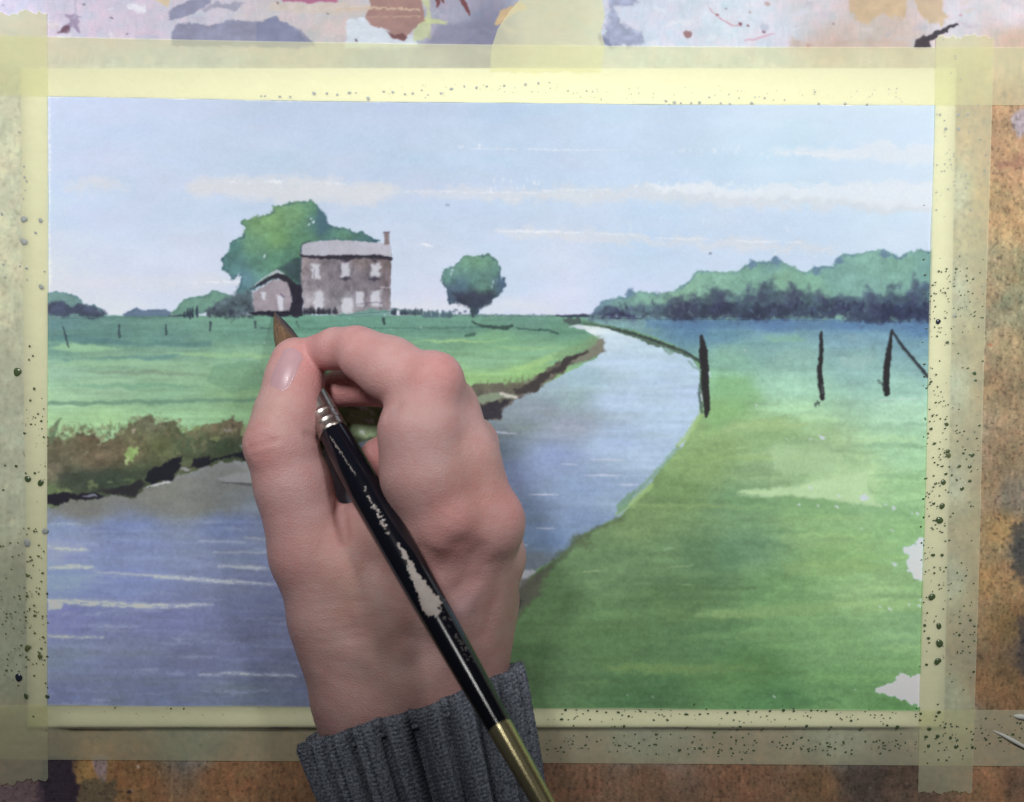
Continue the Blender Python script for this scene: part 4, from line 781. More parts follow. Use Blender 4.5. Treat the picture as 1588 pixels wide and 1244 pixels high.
# paint spots on the tape: small beads of dried paint
mspot = {'green': mat_plain('dried green paint', (.075, .11, .045), .3, spec=.5, coat=.3), 'blue': mat_plain('dried grey blue paint', (.36, .39, .37), .55, spec=.3), 'dark': mat_plain('dried dark paint', (.022, .03, .045), .25, spec=.5, coat=.4),
         'pale': mat_plain('pale dried wash', (.42, .47, .42), .4), 'olive': mat_plain('dried olive paint', (.13, .15, .06), .4)}
def bead(V, F, px, py, r, z0, hh=.35, seed=0, sx=1.0):
    rr = random.Random(seed); n = 10 if r < 3 else 16; rings = [1.0, .82, .45]; hs = [0, .6, .95]; b = len(V)
    c = P3(px, py, z0); a0 = rr.uniform(0, 6); w1, w2 = rr.uniform(.02, .18), rr.uniform(0, .1)
    for q, hgt in zip(rings, hs):
        for i in range(n):
            t = 6.2832*i/n; k = r*q*(1+w1*math.sin(2*t+a0)+w2*math.sin(3*t+1)); V.append((c[0]+math.cos(t)*k*sx, c[1]+math.sin(t)*k, z0+r*hh*hgt))
    V.append((c[0], c[1], z0+r*hh))
    for k in range(2):
        for i in range(n): F.append((b+k*n+i, b+k*n+(i+1) % n, b+(k+1)*n+(i+1) % n, b+(k+1)*n+i))
    for i in range(n): F.append((b+2*n+i, b+2*n+(i+1) % n, b+3*n))
def tape_z(px, py, level):
    z = float(base_height(np.array(px), np.array(py), 4.0))+1.5+.6*level+crinkle(px, py, level*3.1)
    if level == 2 and (60 < py < 160 or 1096 < py < 1184): z += .5
    return z+.12
R2 = random.Random(3)
def spots(tp, lst, kind, seed):
    V, F = [], []
    for i, (px, py, r) in enumerate(lst): bead(V, F, px, py, r, tape_z(px, py, tp[2]), R2.choice((.12, .16, .3)), seed+i, 1.15 if i % 3 else .9)
    if V:
        o = under(link('paint_spots', mesh('paint_spots', V, F), mspot[kind]), tp[0]); o['kind'] = 'stuff'
def drops(tp, lst):
    for i, (px, py, r, kind) in enumerate(lst):
        V, F = [], []; bead(V, F, px, py, r, tape_z(px, py, tp[2]), .27, 900+i)
        under(link('paint_drop', mesh('paint_drop', V, F), mspot[kind]), tp[0])
R = random.Random(11)
def row(x0, x1, y, dy, n, r0, r1): return [(R.uniform(x0, x1), R.gauss(y, dy), R.uniform(r0, r1)) for _ in range(n)]
spots(top, [(405,149,1.5),(411,149,1.4),(434,150,1.8),(450,150,1.8),(487,145,2.6),(507,145,1.8),(523,147,2),(542,144,2.2),(552,144,1.2),(571,153,3),(595,142,1.6),(609,143,2),(628,146,2),(640,145,1.8),(654,140,1.3),(664,147,1.4),(684,145,2),(700,138,2.4),(720,134,1.8),(739,136,2),(755,134,1.6),(782,133,2),(815,131,2),(835,129,1.8),(852,128,1.4),(881,141,1.4),(910,141,1.3),(919,142,1.3),(1033,157,1.8),(1046,159,2.4),(1056,160,1.6),(1072,160,1.6),(1085,159,2),(1118,160,1.7),(1132,161,1.5),(1166,160,2),(1146,152,1.3),(1186,152,1.5),(1100,151,1.5),(1270,161,1.8),(1311,161,1.8),(1345,162,1.4),(1217,155,1.3)], 'blue', 1)
spots(top, row(880, 1400, 146, 6, 70, .5, 1.0)+row(600, 880, 140, 5, 40, .4, .9), 'blue', 100)
gx = [(877,1102),(894,1102),(912,1103),(926,1104),(940,1106),(959,1106),(975,1112),(993,1104),(1064,1109),(1085,1109),(1098,1108),(1014,1118),(1035,1118),(871,1117),(915,1117),(1194,1104),(1215,1103),(1231,1104),(1258,1103),(1268,1103),(1281,1104),(1298,1109),(1320,1119),(1357,1110),(1251,1127),(1289,1129),(1376,1126),(1140,1106),(1128,1107),(1160,1104),(968,1127),(1066,1129),(1148,1128),(1184,1130),(1336,1130),(1392,1128)]
spots(bot, [(x, y-1, R.uniform(1.2, 2.6)) for x, y in gx], 'green', 200)
spots(bot, [(890,1141),(952,1144),(968,1141),(985,1139),(1018,1139),(1108,1136),(1134,1143),(1152,1144),(901,1160),(870,1159),(1054,1163),(1078,1162),(1134,1161),(1158,1165),(1168,1164),(1220,1142),(1243,1144),(1254,1148),(1272,1154),(1283,1152),(1296,1151),(1308,1151),(1321,1146),(1342,1150),(1364,1148),(1397,1138),(1370,1152),(1404,1152),(1253,1162),(1243,1162),(1284,1170),(1210,1161),(1226,1161)] and
      [(x, y, R.uniform(1.0, 2.5)) for x, y in [(890,1141),(952,1144),(968,1141),(985,1139),(1018,1139),(1108,1136),(1134,1143),(1152,1144),(901,1160),(870,1159),(1054,1163),(1078,1162),(1134,1161),(1158,1165),(1168,1164),(1220,1142),(1243,1144),(1254,1148),(1272,1154),(1283,1152),(1296,1151),(1308,1151),(1321,1146),(1342,1150),(1364,1148),(1397,1138),(1370,1152),(1404,1152),(1253,1162),(1243,1162),(1284,1170),(1210,1161),(1226,1161)]], 'green', 300)
spots(bot, row(840, 1425, 1158, 8, 150, .8, 1.8)+row(850, 1425, 1110, 7, 90, .6, 1.5)+row(1510, 1590, 1140, 16, 34, .8, 2.2), 'green', 400)
spots(bot, row(85, 460, 1104, 5, 14, .4, .9)+[(178,1098,1.2),(265,1099,1.6),(285,1099,1.4)], 'olive', 600)
lx = [(46,537,2),(51,552,1.6),(45,558,1.6),(53,603,2.4),(47,621,1.8),(59,642,1.6),(55,648,1.3),(64,653,1.8),(48,658,1.6),(65,665,1.4),(38,672,2),(68,678,1.6),(25,723,2.6),(8,722,1.6),(54,734,2),(70,723,1.2),(5,760,1.6)]
spots(left, lx, 'green', 700)
spots(left, [(53,824,2.2),(16,842,1.6),(5,847,1.4),(28,842,1.4),(47,864,1.8),(60,863,1.8),(58,862,1.2),(43,893,2.6),(66,889,2),(60,921,2),(42,925,2.2),(30,924,1.8),(73,920,1.6),(40,957,2),(54,955,2.4),(66,956,1.8),(24,949,1.6),(10,952,1.6),(64,1006,2.2),(53,1048,1.6),(73,1018,1.6),(41,1019,2.2),(10,1040,2),(18,1040,1.4),(9,983,1.6),(33,1001,1.8),(69,1024,1.3),(67,1031,1.3),(62,1021,1.3)], 'olive', 740)
spots(left, row(0, 74, 970, 60, 80, .7, 1.7)+row(36, 74, 900, 110, 45, .7, 1.7)+row(34, 74, 680, 30, 26, .5, 1.1), 'olive', 780)
spots(left, [(38,275,2),(41,281,1.6),(37,258,1.4),(39,295,1.2),(55,361,2),(41,416,2),(42,434,1.4),(31,413,1.6),(69,421,1.4),(5,410,1.8),(30,205,1.8),(8,430,1.6),(3,332,2.4),(36,308,1.2)], 'blue', 820)
drops(left, [(27,577,6.5,'green'),(43,743,5,'green'),(63,749,5,'green'),(70,824,5,'blue'),(42,842,5.5,'blue'),(29,1051,6,'dark'),(43,1005,5,'olive'),(62,1018,4,'olive'),(41,1080,4.5,'green'),(37,340,5,'blue'),(63,342,3.5,'blue'),(37,375,5.5,'blue'),(64,445,4,'blue'),(73,1080,3,'green')])
rx = [(1446,645,2),(1468,658,3),(1444,665,2.4),(1449,688,2.4),(1470,700,3),(1461,723,2),(1467,735,2.6),(1451,750,2.2),(1448,738,1.5),(1437,742,1.6),(1441,766,1.6),(1448,781,2.4),(1457,769,1.6),(1445,819,1.5),(1447,861,2.8),(1461,861,2.8),(1449,880,1.6),(1449,889,1.8),(1434,970,2.6),(1440,990,2.4),(1441,997,1.6),(1437,1031,2.4),(1452,1111,2),(1456,1105,2.8),(1428,1107,2.4),(1427,1117,1.8),(1441,1130,3.4),(1436,1143,3),(1454,1142,3),(1457,1153,1.6),(1440,1157,3),(1474,1144,2.2),(1483,1158,3.2),(1508,1147,2),(1508,1159,2.4),(1476,1127,1.5),(1484,1127,1.6),(1465,1128,2),(1444,592,2),(1454,600,1.6),(1469,531,2.4),(1456,421,1.8),(1468,417,1.8),(1483,417,2),(1467,421,1.3),(1460,422,1.5)]
spots(right, rx, 'green', 850)
spots(right, [(1511,579,3.2),(1501,571,1.6),(1513,590,2),(1493,570,1.4),(1524,560,1.6),(1519,660,1.8),(1484,667,1.4),(1494,703,2),(1508,706,3),(1499,712,1.4),(1488,723,2.4),(1504,724,2.6),(1476,737,2),(1504,746,2.6),(1492,758,3),(1484,745,1.6),(1506,785,1.5),(1478,796,1.5),(1498,893,1.8),(1495,940,1.3),(1505,962,2.2),(1488,985,2.4),(1493,995,1.5),(1489,967,1.6),(1505,984,1.5),(1511,971,1.8),(1502,1003,1.4),(1493,1010,1.6),(1504,1012,1.5),(1510,1042,2),(1492,900,1.3),(1510,905,1.3),(1515,680,1.5)], 'green', 980)
spots(right, row(1430, 1520, 700, 70, 80, .7, 1.7)+row(1470, 1512, 960, 60, 36, .6, 1.5)+row(1430, 1468, 620, 120, 60, .7, 1.7)+row(1426, 1466, 860, 120, 70, .6, 1.6)+row(1430, 1510, 1150, 18, 40, .7, 1.8)+row(1440, 1525, 470, 30, 80, .7, 1.6), 'green', 1100)
spots(right, row(1450, 1530, 260, 80, 60, .5, 1.4)+[(1458,178,2),(1486,178,2.2),(1501,178,2),(1467,200,2.6),(1487,200,2.4),(1480,490,2.4)], 'blue', 1300)
drops(right, [(1455,499,4,'dark'),(1457,807,5.5,'green'),(1461,785,4.5,'green'),(1445,926,5.5,'green'),(1456,971,4.5,'green'),(1457,998,6,'green'),(1454,1026,5.5,'green'),(1463,748,4.2,'green'),(1471,706,4,'olive')])
# crumpled lips at the right end of the bottom strip
mlip = mat_plain('torn white tape edge', (.62, .63, .58), .6)
def lip(pts, r):
    V, F = [], []
    for i, (px, py, z) in enumerate(pts):
        a = P3(px, py, z)
        k = math.sin(math.pi*(i+.3)/(len(pts)-.4))
        for t in range(7): an = math.pi*t/6; V.append((a[0]+.35*r*k*math.cos(an), a[1]+r*k*math.cos(an), z+r*.8*k*math.sin(an)))
    for i in range(len(pts)-1):
        for t in range(6): b = i*7+t; F.append((b, b+1, b+8, b+7))
    return mesh('crumpled_lip', V, F)
under(link('crumpled_lip', lip([(1540,1133,2),(1555,1140,3),(1570,1148,4),(1588,1158,5),(1610,1168,5)], 3.2), mlip), bot[0])
under(link('crumpled_lip', lip([(1572,1110,2),(1580,1111,3),(1592,1113,4),(1612,1113,4)], 4.5), mlip), bot[0])
# ================= the painter's hand: one continuous surface grown from a distance field =================
def J(px, py, z, r): q = P3(px, py, z); return (q[0], q[1], z, r)
def smin(a, b, k):
    h = np.clip(.5+.5*(b-a)/k, 0, 1); return b+(a-b)*h-k*h*(1-h)
VOX = 2.6
gx0, gy0, gz0, gx1, gy1, gz1 = -430, -830, -4, 60, 150, 300
nx, ny, nz = int((gx1-gx0)/VOX), int((gy1-gy0)/VOX), int((gz1-gz0)/VOX)
FAR = 70.0
class Fld:
    def __init__(s, like=None): s.a = np.full((nx, ny, nz), FAR, np.float32) if like is None else like.a.copy()
    def cone(s, A, B, k=12.0, flat=1.0):
        """tapered capsule blended in with smoothness k"""
        r = max(A[3], B[3])+FAR*.6
        lo = np.minimum(A[:3], B[:3])-r; hi = np.maximum(A[:3], B[:3])+r
        g0 = (gx0, gy0, gz0); sl = tuple(slice(max(0, int((lo[i]-g0[i])/VOX)), max(0, min((nx, ny, nz)[i], int((hi[i]-g0[i])/VOX)+1))) for i in range(3))
        X = (gx0+VOX*np.arange(nx)[sl[0]])[:, None, None].astype(np.float32); Y = (gy0+VOX*np.arange(ny)[sl[1]])[None, :, None].astype(np.float32); Zz = (gz0+VOX*np.arange(nz)[sl[2]])[None, None, :].astype(np.float32)
        e = np.array(B[:3])-np.array(A[:3]); l2 = float(e@e)+1e-6
        px, py, pz = X-A[0], Y-A[1], Zz-A[2]
        t = np.clip((px*e[0]+py*e[1]+pz*e[2])/l2, 0, 1)
        d = np.sqrt((px-e[0]*t)**2+(py-e[1]*t)**2+((pz-e[2]*t)/flat)**2)-(A[3]+(B[3]-A[3])*t)
        s.a[sl] = smin(s.a[sl], d, k); return s
    def chain(s, js, k=12.0, flat=1.0):
        for a, b in zip(js, js[1:]): s.cone(a, b, k, flat)
        return s
palm = Fld()
palm.chain([J(610,1330,110,50),J(555,1085,112,60)], 20).chain([J(670,1330,120,60),J(625,1085,122,68)], 20).chain([J(720,1330,105,54),J(700,1085,108,66)], 20)
palm.chain([J(566,1085,115,62),J(520,960,115,60)], 25).chain([J(625,1085,125,66),J(683,830,178,56)], 25).chain([J(650,1085,125,66),J(738,825,165,52)], 25)
palm.chain([J(695,1085,112,62),J(752,870,120,50)], 25).chain([J(712,1080,95,58),J(742,935,72,54)], 25)
palm.chain([J(560,960,95,62),J(640,930,120,62)], 25).cone(J(600,1000,120,66), J(680,960,130,60), 25)
palm.cone(J(562,824,120,38), J(640,840,150,50), 18)
palm.cone(J(540,885,122,56), J(610,940,128,58), 25)
palm.cone(J(700,806,222,30), J(690,812,218,30), 20)     # first knuckle
palm.cone(J(766,806,176,34), J(764,812,172,34), 18)
thumb = Fld(); thumb.chain([J(535,1010,112,60),J(484,858,118,61),J(454,752,123,54),J(436,690,126,51),J(445,645,117,47),J(456,592,98,42),J(460,564,90,39)], 14)
thumb.cone(J(421,688,140,36), J(425,676,140,34), 14)
index = Fld(); index.chain([J(686,815,194,60),J(660,735,206,60),J(654,670,206,57),J(662,608,190,49)], 20)
index.chain([J(664,610,190,48),J(604,572,176,45),J(566,552,156,39)], 10); index.chain([J(552,540,142,33),J(520,541,116,30),J(487,549,90,27)], 8)
index.cone(J(676,586,204,36), J(672,592,204,36), 22)
middle = Fld(); middle.chain([J(748,812,174,55),J(714,715,178,54),J(688,636,156,48)], 16); middle2 = Fld(); middle2.chain([J(688,638,148,44),J(636,600,100,38),J(588,594,60,34),J(526,602,46,29)], 10)
ring = Fld(); ring.chain([J(762,862,120,50),J(738,760,110,46),J(728,690,92,42)], 14).chain([J(728,690,90,42),J(640,690,62,38),J(592,712,44,32),J(585,752,38,29)], 10)
pinky = Fld(); pinky.chain([J(748,925,72,52),J(756,850,62,44),J(748,780,50,38)], 14).chain([J(748,780,50,38),J(680,780,42,34),J(640,830,36,31)], 10)
parts = []
# the middle finger's own far end only touches; its base runs together with the index
mid_far = middle2
for f, k in ((thumb, 24), (index, 22), (mid_far, 20), (middle, 20), (ring, 20), (pinky, 20)):
    parts.append(smin(palm.a, f.a, k))
tot = parts[0]
for p, k in zip(parts[1:], (3.5, 3.5, 24, 4, 4)):
    tot = smin(tot, p, k)
tot = tot.copy()
# creases: shallow grooves cut along short curves on the skin
def surf(px, py):
    """height of the skin seen at a photo position"""
    for z in np.arange(292, 4, -1.0):
        q = P3(px, py, z); a_, b_, c_ = int((q[0]-gx0)/VOX+.5), int((q[1]-gy0)/VOX+.5), int((z-gz0)/VOX+.5)
        if 0 <= a_ < nx and 0 <= b_ < ny and 0 <= c_ < nz and tot[a_, b_, c_] < 0: return float(z)
    return 60.0
def groove(A, B, r, depth):
    global tot
    f = Fld(); n_ = 4; P_ = [(A[0]+(B[0]-A[0])*i/n_, A[1]+(B[1]-A[1])*i/n_) for i in range(n_+1)]
    Q_ = [J(x, y, surf(x, y), r*(.35+.65*math.sin(math.pi*(i+.4)/(n_+.8)))) for i, (x, y) in enumerate(P_)]
    f.chain(Q_, 2.0); tot = tot+depth*np.exp(-np.maximum(f.a, 0)**2/(2*(r*.9)**2))
groove((386,696), (428,684), 2.6, 2.2); groove((384,685), (412,676), 2.4, .9); groove((392,708), (424,700), 2.4, 1.2); groove((398,716), (420,712), 2, .6); groove((474,674), (492,684), 3.0, 2)
groove((600,646), (618,628), 3.5, 2)
groove((527,788), (534,836), 4, 8)
groove((722,690), (748,770), 9, 1.2)
groove((700,936), (736,902), 8, 3.0); groove((716,855), (706,905), 15, 6); groove((655,858), (672,880), 10, 3)
groove((655,905), (628,985), 7, 1.6); groove((590,850), (560,930), 9, 1.6); groove((745,850), (732,900), 7, 2)
groove((612,1020), (650,1008), 17, 9); groove((545,985), (600,960), 8, 1.2); groove((500,1030), (575,1055), 9, 1.5); groove((770,880), (745,980), 12, 3)
groove((670,548),(706,566),2.2,.8); groove((664,560),(702,582),2.2,.9); groove((672,540),(700,552),2,.6); groove((662,574),(694,594),2,.6)
groove((536,516),(546,536),2,.7); groove((546,512),(556,530),2,.5); groove((690,786),(716,800),2.4,.7); groove((684,800),(714,816),2.4,.7)
for yy in (938, 952, 966, 980, 996): groove((495,yy), (565,yy-9+(yy%3)), 2.4, .55)
Zg = (gz0+VOX*np.arange(nz))[None, None, :]
tot = np.maximum(tot, (3.0-Zg))                    # flattened where it rests on the sheet
def surface_nets(a):
    s = a < 0
    cells = np.zeros(tuple(n-1 for n in a.shape), np.uint8)
    for i in range(8): cells += s[i&1:a.shape[0]-1+(i&1), (i>>1)&1:a.shape[1]-1+((i>>1)&1), (i>>2)&1:a.shape[2]-1+((i>>2)&1)]
    act = (cells > 0) & (cells < 8); idx = -np.ones(cells.shape, np.int64); C3 = np.argwhere(act); idx[act] = np.arange(len(C3))
    acc = np.zeros((len(C3), 3)); cnt = np.zeros(len(C3))
    off = [(i & 1, (i >> 1) & 1, (i >> 2) & 1) for i in range(8)]
    vals = [a[C3[:, 0]+o[0], C3[:, 1]+o[1], C3[:, 2]+o[2]] for o in off]
    for i in range(8):
        for b in (1, 2, 4):
            if i & b: continue
            j = i | b; c = (vals[i] < 0) != (vals[j] < 0)
            t = np.where(c, vals[i]/(vals[i]-vals[j]+1e-12), 0)[:, None]
            acc += c[:, None]*(np.array(off[i])+t*(np.array(off[j])-np.array(off[i]))); cnt += c
    V = C3+acc/cnt[:, None]
    Q = []
    for ax in range(3):
        sl0 = [slice(None)]*3; sl1 = [slice(None)]*3; sl0[ax] = slice(0, -1); sl1[ax] = slice(1, None)
        s0, s1 = s[tuple(sl0)], s[tuple(sl1)]
        E = np.argwhere(s0 != s1); o1, o2 = (ax+1) % 3, (ax+2) % 3
        E = E[(E[:, o1] > 0) & (E[:, o2] > 0) & (E[:, o1] < a.shape[o1]-1) & (E[:, o2] < a.shape[o2]-1)]
        flip = s0[E[:, 0], E[:, 1], E[:, 2]]
        def g(d1, d2):
            e = E.copy(); e[:, o1] -= d1; e[:, o2] -= d2; return idx[e[:, 0], e[:, 1], e[:, 2]]
        q = np.stack([g(1, 1), g(0, 1), g(0, 0), g(1, 0)], -1)
        q[~flip] = q[~flip][:, ::-1]; Q.append(q[(q >= 0).all(1)])
    return V, np.vstack(Q)
HV, HQ = surface_nets(tot)
HV = HV*VOX+np.array([gx0, gy0, gz0])
def relax(V, Q, n, lam=.5):
    for _ in range(n):
        acc = np.zeros_like(V); c = np.zeros(len(V))
        for i in range(4):
            for j in ((i+1) % 4, (i+3) % 4):
                for k in range(3): acc[:, k] += np.bincount(Q[:, i], V[Q[:, j], k], len(V))
                c += np.bincount(Q[:, i], minlength=len(V))
        V = V+lam*(acc/np.maximum(c, 1)[:, None]-V)
    return V
HV = relax(HV, HQ, 3)
hm = fastmesh('hand', HV, HQ)
# skin tone: redder over joints and fingertips, yellower and bluer over the back
def near(px, py, z, r): q = P3(px, py, z); return np.exp(-(((HV-q)**2).sum(1))/(2*r*r))
tone_ = np.tile(np.array(SKIN), (len(HV), 1))
def tint(wt, col): 
    global tone_
    tone_ = tone_*(1-wt[:, None])+tone_*np.array(col)*wt[:, None]
for (px, py, z, r, a) in [(690,560,230,38,.8),(702,800,250,34,.8),(792,780,200,30,.8),(690,880,220,40,.45),(400,690,170,30,.6),(470,560,110,34,.6),(545,520,180,40,.5),(480,850,160,60,.3),(600,700,100,60,.8),(540,600,80,60,.8),(715,700,200,40,.3)]:
    tint(near(px, py, z, r)*a, (1.06, .80, .82))
for (px, py, z, r, a) in [(560,900,190,60,.6),(600,1040,200,70,.5),(730,760,230,50,.45),(780,950,150,50,.5),(420,640,160,22,.4)]:
    tint(near(px, py, z, r)*a, (.98, 1.03, .90))
for (pa, pb, a) in [((735,925,205),(690,960,205),.5),((660,985,215),(620,1040,205),.35),((575,880,190),(600,960,200),.3)]:
    for t in np.linspace(0, 1, 6): tint(near(*(np.array(pa)*(1-t)+np.array(pb)*t), 11)*a*.6, (.86, .96, 1.06))
at = hm.color_attributes.new('skin_tone', 'FLOAT_COLOR', 'POINT')
at.data.foreach_set('color', np.hstack([tone_, np.ones((len(tone_), 1))]).astype(np.float32).ravel())
t = NT('skin'); ca = t.add('ShaderNodeAttribute', attribute_name='skin_tone'); p = t.p
n1 = t.noise(55, 4, .6); mixc = t.add('ShaderNodeMix', data_type='RGBA', blend_type='MULTIPLY'); ramp = t.add('ShaderNodeValToRGB'); ramp.color_ramp.elements[0].position = .3; ramp.color_ramp.elements[0].color = (1, .86, .84, 1); ramp.color_ramp.elements[1].position = .7; ramp.color_ramp.elements[1].color = (1, 1, 1, 1)
t.link(n1.outputs['Fac'], ramp.inputs[0]); mixc.inputs['Factor'].default_value = .8; t.link(ca.outputs['Color'], mixc.inputs[6]); t.link(ramp.outputs[0], mixc.inputs[7])
n4 = t.noise(150, 5, .7, stretch=(1, 1.2, 1)); mx2 = t.add('ShaderNodeMix', data_type='RGBA', blend_type='MULTIPLY'); rp2 = t.add('ShaderNodeValToRGB'); rp2.color_ramp.elements[0].position = .35; rp2.color_ramp.elements[0].color = (.93, .80, .79, 1); rp2.color_ramp.elements[1].position = .62; rp2.color_ramp.elements[1].color = (1, 1, .99, 1)
t.link(n4.outputs['Fac'], rp2.inputs[0]); mx2.inputs['Factor'].default_value = .6; t.link(mixc.outputs[2], mx2.inputs[6]); t.link(rp2.outputs[0], mx2.inputs[7]); t.link(mx2.outputs[2], p.inputs['Base Color'])
p.inputs['Subsurface Weight'].default_value = .22; p.inputs['Subsurface Radius'].default_value = (1, .35, .2); p.inputs['Subsurface Scale'].default_value = .0028
p.inputs['Roughness'].default_value = .52; p.inputs['Specular IOR Level'].default_value = .35
vo = t.add('ShaderNodeTexVoronoi'); vo.inputs['Scale'].default_value = 1500; tc = t.add('ShaderNodeTexCoord'); mpn = t.add('ShaderNodeMapping'); mpn.inputs['Scale'].default_value = (.8, 1.3, 1); t.link(tc.outputs['Object'], mpn.inputs[0]); t.link(mpn.outputs[0], vo.inputs['Vector'])
n2 = t.noise(230, 5, .7, stretch=(.5, 1.5, 1)); ad = t.add('ShaderNodeMath', operation='MULTIPLY_ADD'); t.link(n2.outputs['Fac'], ad.inputs[0]); ad.inputs[1].default_value = 1.6; t.link(vo.outputs['Distance'], ad.inputs[2])
t.bump(ad.outputs[0], .55, .00025)
mskin = t.m
person = thing('person', 'right hand in a ribbed dark grey blue knitted sleeve, pinching a paintbrush', 'person', tuple(P3(640, 1244, 0)*S))
hand = under(link('hand', hm, mskin), person)
# nail: sampled off the thumb's own surface, so it sits in the skin
from mathutils.bvhtree import BVHTree
bv = BVHTree.FromPolygons([Vector(v) for v in HV], [tuple(q) for q in HQ])
camo = Vector((0, D*math.sin(TILT), D*math.cos(TILT)))
def on_hand(px, py):
    d = (Vector(P3(px, py, 0))-camo).normalized(); h = bv.ray_cast(camo, d); return h
V = []; nu, nv = 26, 18
axis0, axis1 = np.array((427.0, 607.0)), np.array((459.0, 541.0)); ax = axis1-axis0; L = np.linalg.norm(ax); ax /= L; pr = np.array((-ax[1], ax[0]))*-1
for i in range(nu):
    u = i/(nu-1)
    hw = 19.0*math.sqrt(max(0, 1-(abs(u-.5)*2)**(3.0 if u < .5 else 4.5)))+.3
    for j in range(nv):
        v = j/(nv-1)*2-1
        q = axis0+ax*L*u+pr*hw*v
        h = on_hand(*q); c, nn = (h[0], h[1]) if h[0] is not None else (V[-1] if V else Vector((0,0,0)), Vector((0, 0, 1)))
        c = Vector(c); edge = max(abs(v), abs(2*u-1)); off = .9*(1-edge**6)-1.6*(edge**8)*(0 if u > .8 else 1)
        V.append(tuple(c+nn*off))
nm = fastmesh('thumb_nail', np.array(V), gridquads(nu, nv)[:, ::-1])
if nm.polygons[100].normal.z < 0: nm.flip_normals()
mn = mat_plain('fingernail', NAIL, .36, spec=.45, coat=.15, noise=(260, .08, (1, 1, 1)), bump=(400, .00006, (3, .3, 1)))
o = link('thumb_nail', nm, mn); o.parent = hand

# ================= knitted sleeve =================
def sleeve():
    n_s, n_t = 280, 1050
    s_ = np.linspace(0, 1, n_s); th = np.linspace(0, 2*np.pi, n_t, endpoint=False)
    # front ring, then body; first part folds inside the cuff opening
    a0 = P3(636, 1090, 116); a1 = P3(722, 1420, 140)
    ax = (a1-a0); Ln = np.linalg.norm(ax); ax = ax/Ln
    side = np.array([ax[1], -ax[0], 0]); side = -side/np.linalg.norm(side)
    if side[0] < 0: side = -side
    upv = np.cross(side, ax); upv = upv if upv[2] > 0 else -upv
    V = []
    ribs = 21
    for s in s_:
        if s < .10:      # inner turn of the hem
            k = s/.10; dist = 26*(1-k); rs_ = -13+13*math.sin(k*math.pi/2); hem = math.sin(k*math.pi/2)*.8
        else:
            k = (s-.10)/.90; dist = k*(Ln-0); rs_ = 4*smooth01(k, 0, .03); hem = .8+.2*k
        ra = 174-34*k*(s >= .1)+rs_; rb = 106-8*k*(s >= .1)+rs_
        slant = np.cos(th)                    # the cuff mouth is cut slanting, higher on its right
        ph = th*ribs
        w_ = np.cos(ph); tt = np.clip(np.abs((ph/np.pi+1) % 2-1)*-1+1, 0, 1); groove_ = -36*(1-np.sqrt(np.clip(1-np.minimum(tt*1.28, 1)**4, 0, 1)))            # narrow furrow between ribs
        sub = 2.8*np.cos(ph*3)*(1-np.exp(-((1-w_)/.3)))
        gm = min(1.0, hem)*(.4+.6*smooth01(dist, 4, 50))
        along = dist/3.6
        st = 1.25*np.sin(along*2*np.pi/1.6+np.abs(((th*ribs*3/(2*np.pi)) % 1)-.5)*6.0)*np.abs(np.sin(th*ribs*1.5))
        wob = 1.3*np.sin(th*5+dist*.02)+.6*np.sin(th*9-dist*.035+1)
        r_off = (groove_+sub)*gm+st*(.6 if s < .1 else 1)+wob
        c = a0+ax*dist
        lean = (-.055*ra*np.cos(th))
        x = (ra+r_off)*np.cos(th); y = (rb+r_off)*np.sin(th)
        mouth = -.115*x*0 + 0
        shift = -x*.085*max(0.0, 1-dist/200.0)-10*max(0.0, 1-dist/120.0)*(np.cos(th*2)*-.5+.5)
        pts = c[None, :]+side[None, :]*x[:, None]+upv[None, :]*y[:, None]+ax[None, :]*(shift-((9*np.sin(th*3+.6)+5*np.cos(th*7))*(max(0, 1-dist/90.0)))*.35)[:, None]
        V.append(pts)
    V = np.concatenate(V); V[:, 2] = np.maximum(V[:, 2], 3.2)
    return fastmesh('sleeve', V, gridquads(n_s, n_t, True))
sm_ = sleeve()
if sum(p.normal.z for p in sm_.polygons[100000:100010]) == 0: pass
t = NT('grey blue rib knit'); n = t.noise(1100, 3, .7); n2 = t.noise(90, 3, .6)
r = t.add('ShaderNodeValToRGB'); r.color_ramp.elements[0].position = .33; r.color_ramp.elements[0].color = (*KNIT0, 1); r.color_ramp.elements[1].position = .68; r.color_ramp.elements[1].color = (*KNIT1, 1)
t.link(n.outputs['Fac'], r.inputs[0]); t.link(r.outputs[0], t.p.inputs['Base Color']); t.p.inputs['Roughness'].default_value = .95; t.p.inputs['Specular IOR Level'].default_value = .1
t.p.inputs['Sheen Weight'].default_value = .06; t.p.inputs['Sheen Roughness'].default_value = .4; t.p.inputs['Sheen Tint'].default_value = (.6, .7, .9, 1)
t.bump(n.outputs['Fac'], .8, .0005)
under(link('sleeve', sm_, t.m), person)

# loose fibres standing off the knit
co = np.empty(len(sm_.vertices)*3, np.float32); sm_.vertices.foreach_get('co', co); co = co.reshape(-1, 3)/S
nr = np.empty(len(sm_.vertices)*3, np.float32); sm_.vertices.foreach_get('normal', nr); nr = nr.reshape(-1, 3)
rf = np.random.RandomState(8); ids = rf.randint(1050*8, len(co), 4500); ids = np.concatenate([ids, rf.randint(1050*25, 1050*40, 900)])
ids = ids[co[ids, 2] > 60]
if (nr[ids, 2] > 0).mean() < .5: nr = -nr
b0 = co[ids]-nr[ids]*1.0; dr = nr[ids]*rf.uniform(1, 4.0, (len(ids), 1))+rf.normal(0, 3.2, (len(ids), 3)); sd = np.cross(dr, rf.normal(0, 1, (len(ids), 3))); sd /= np.linalg.norm(sd, axis=1)[:, None]+1e-6; sd *= .22
bend_ = rf.normal(0, 1.6, (len(ids), 3)); m0, m1 = b0+dr*.55+bend_, b0+dr
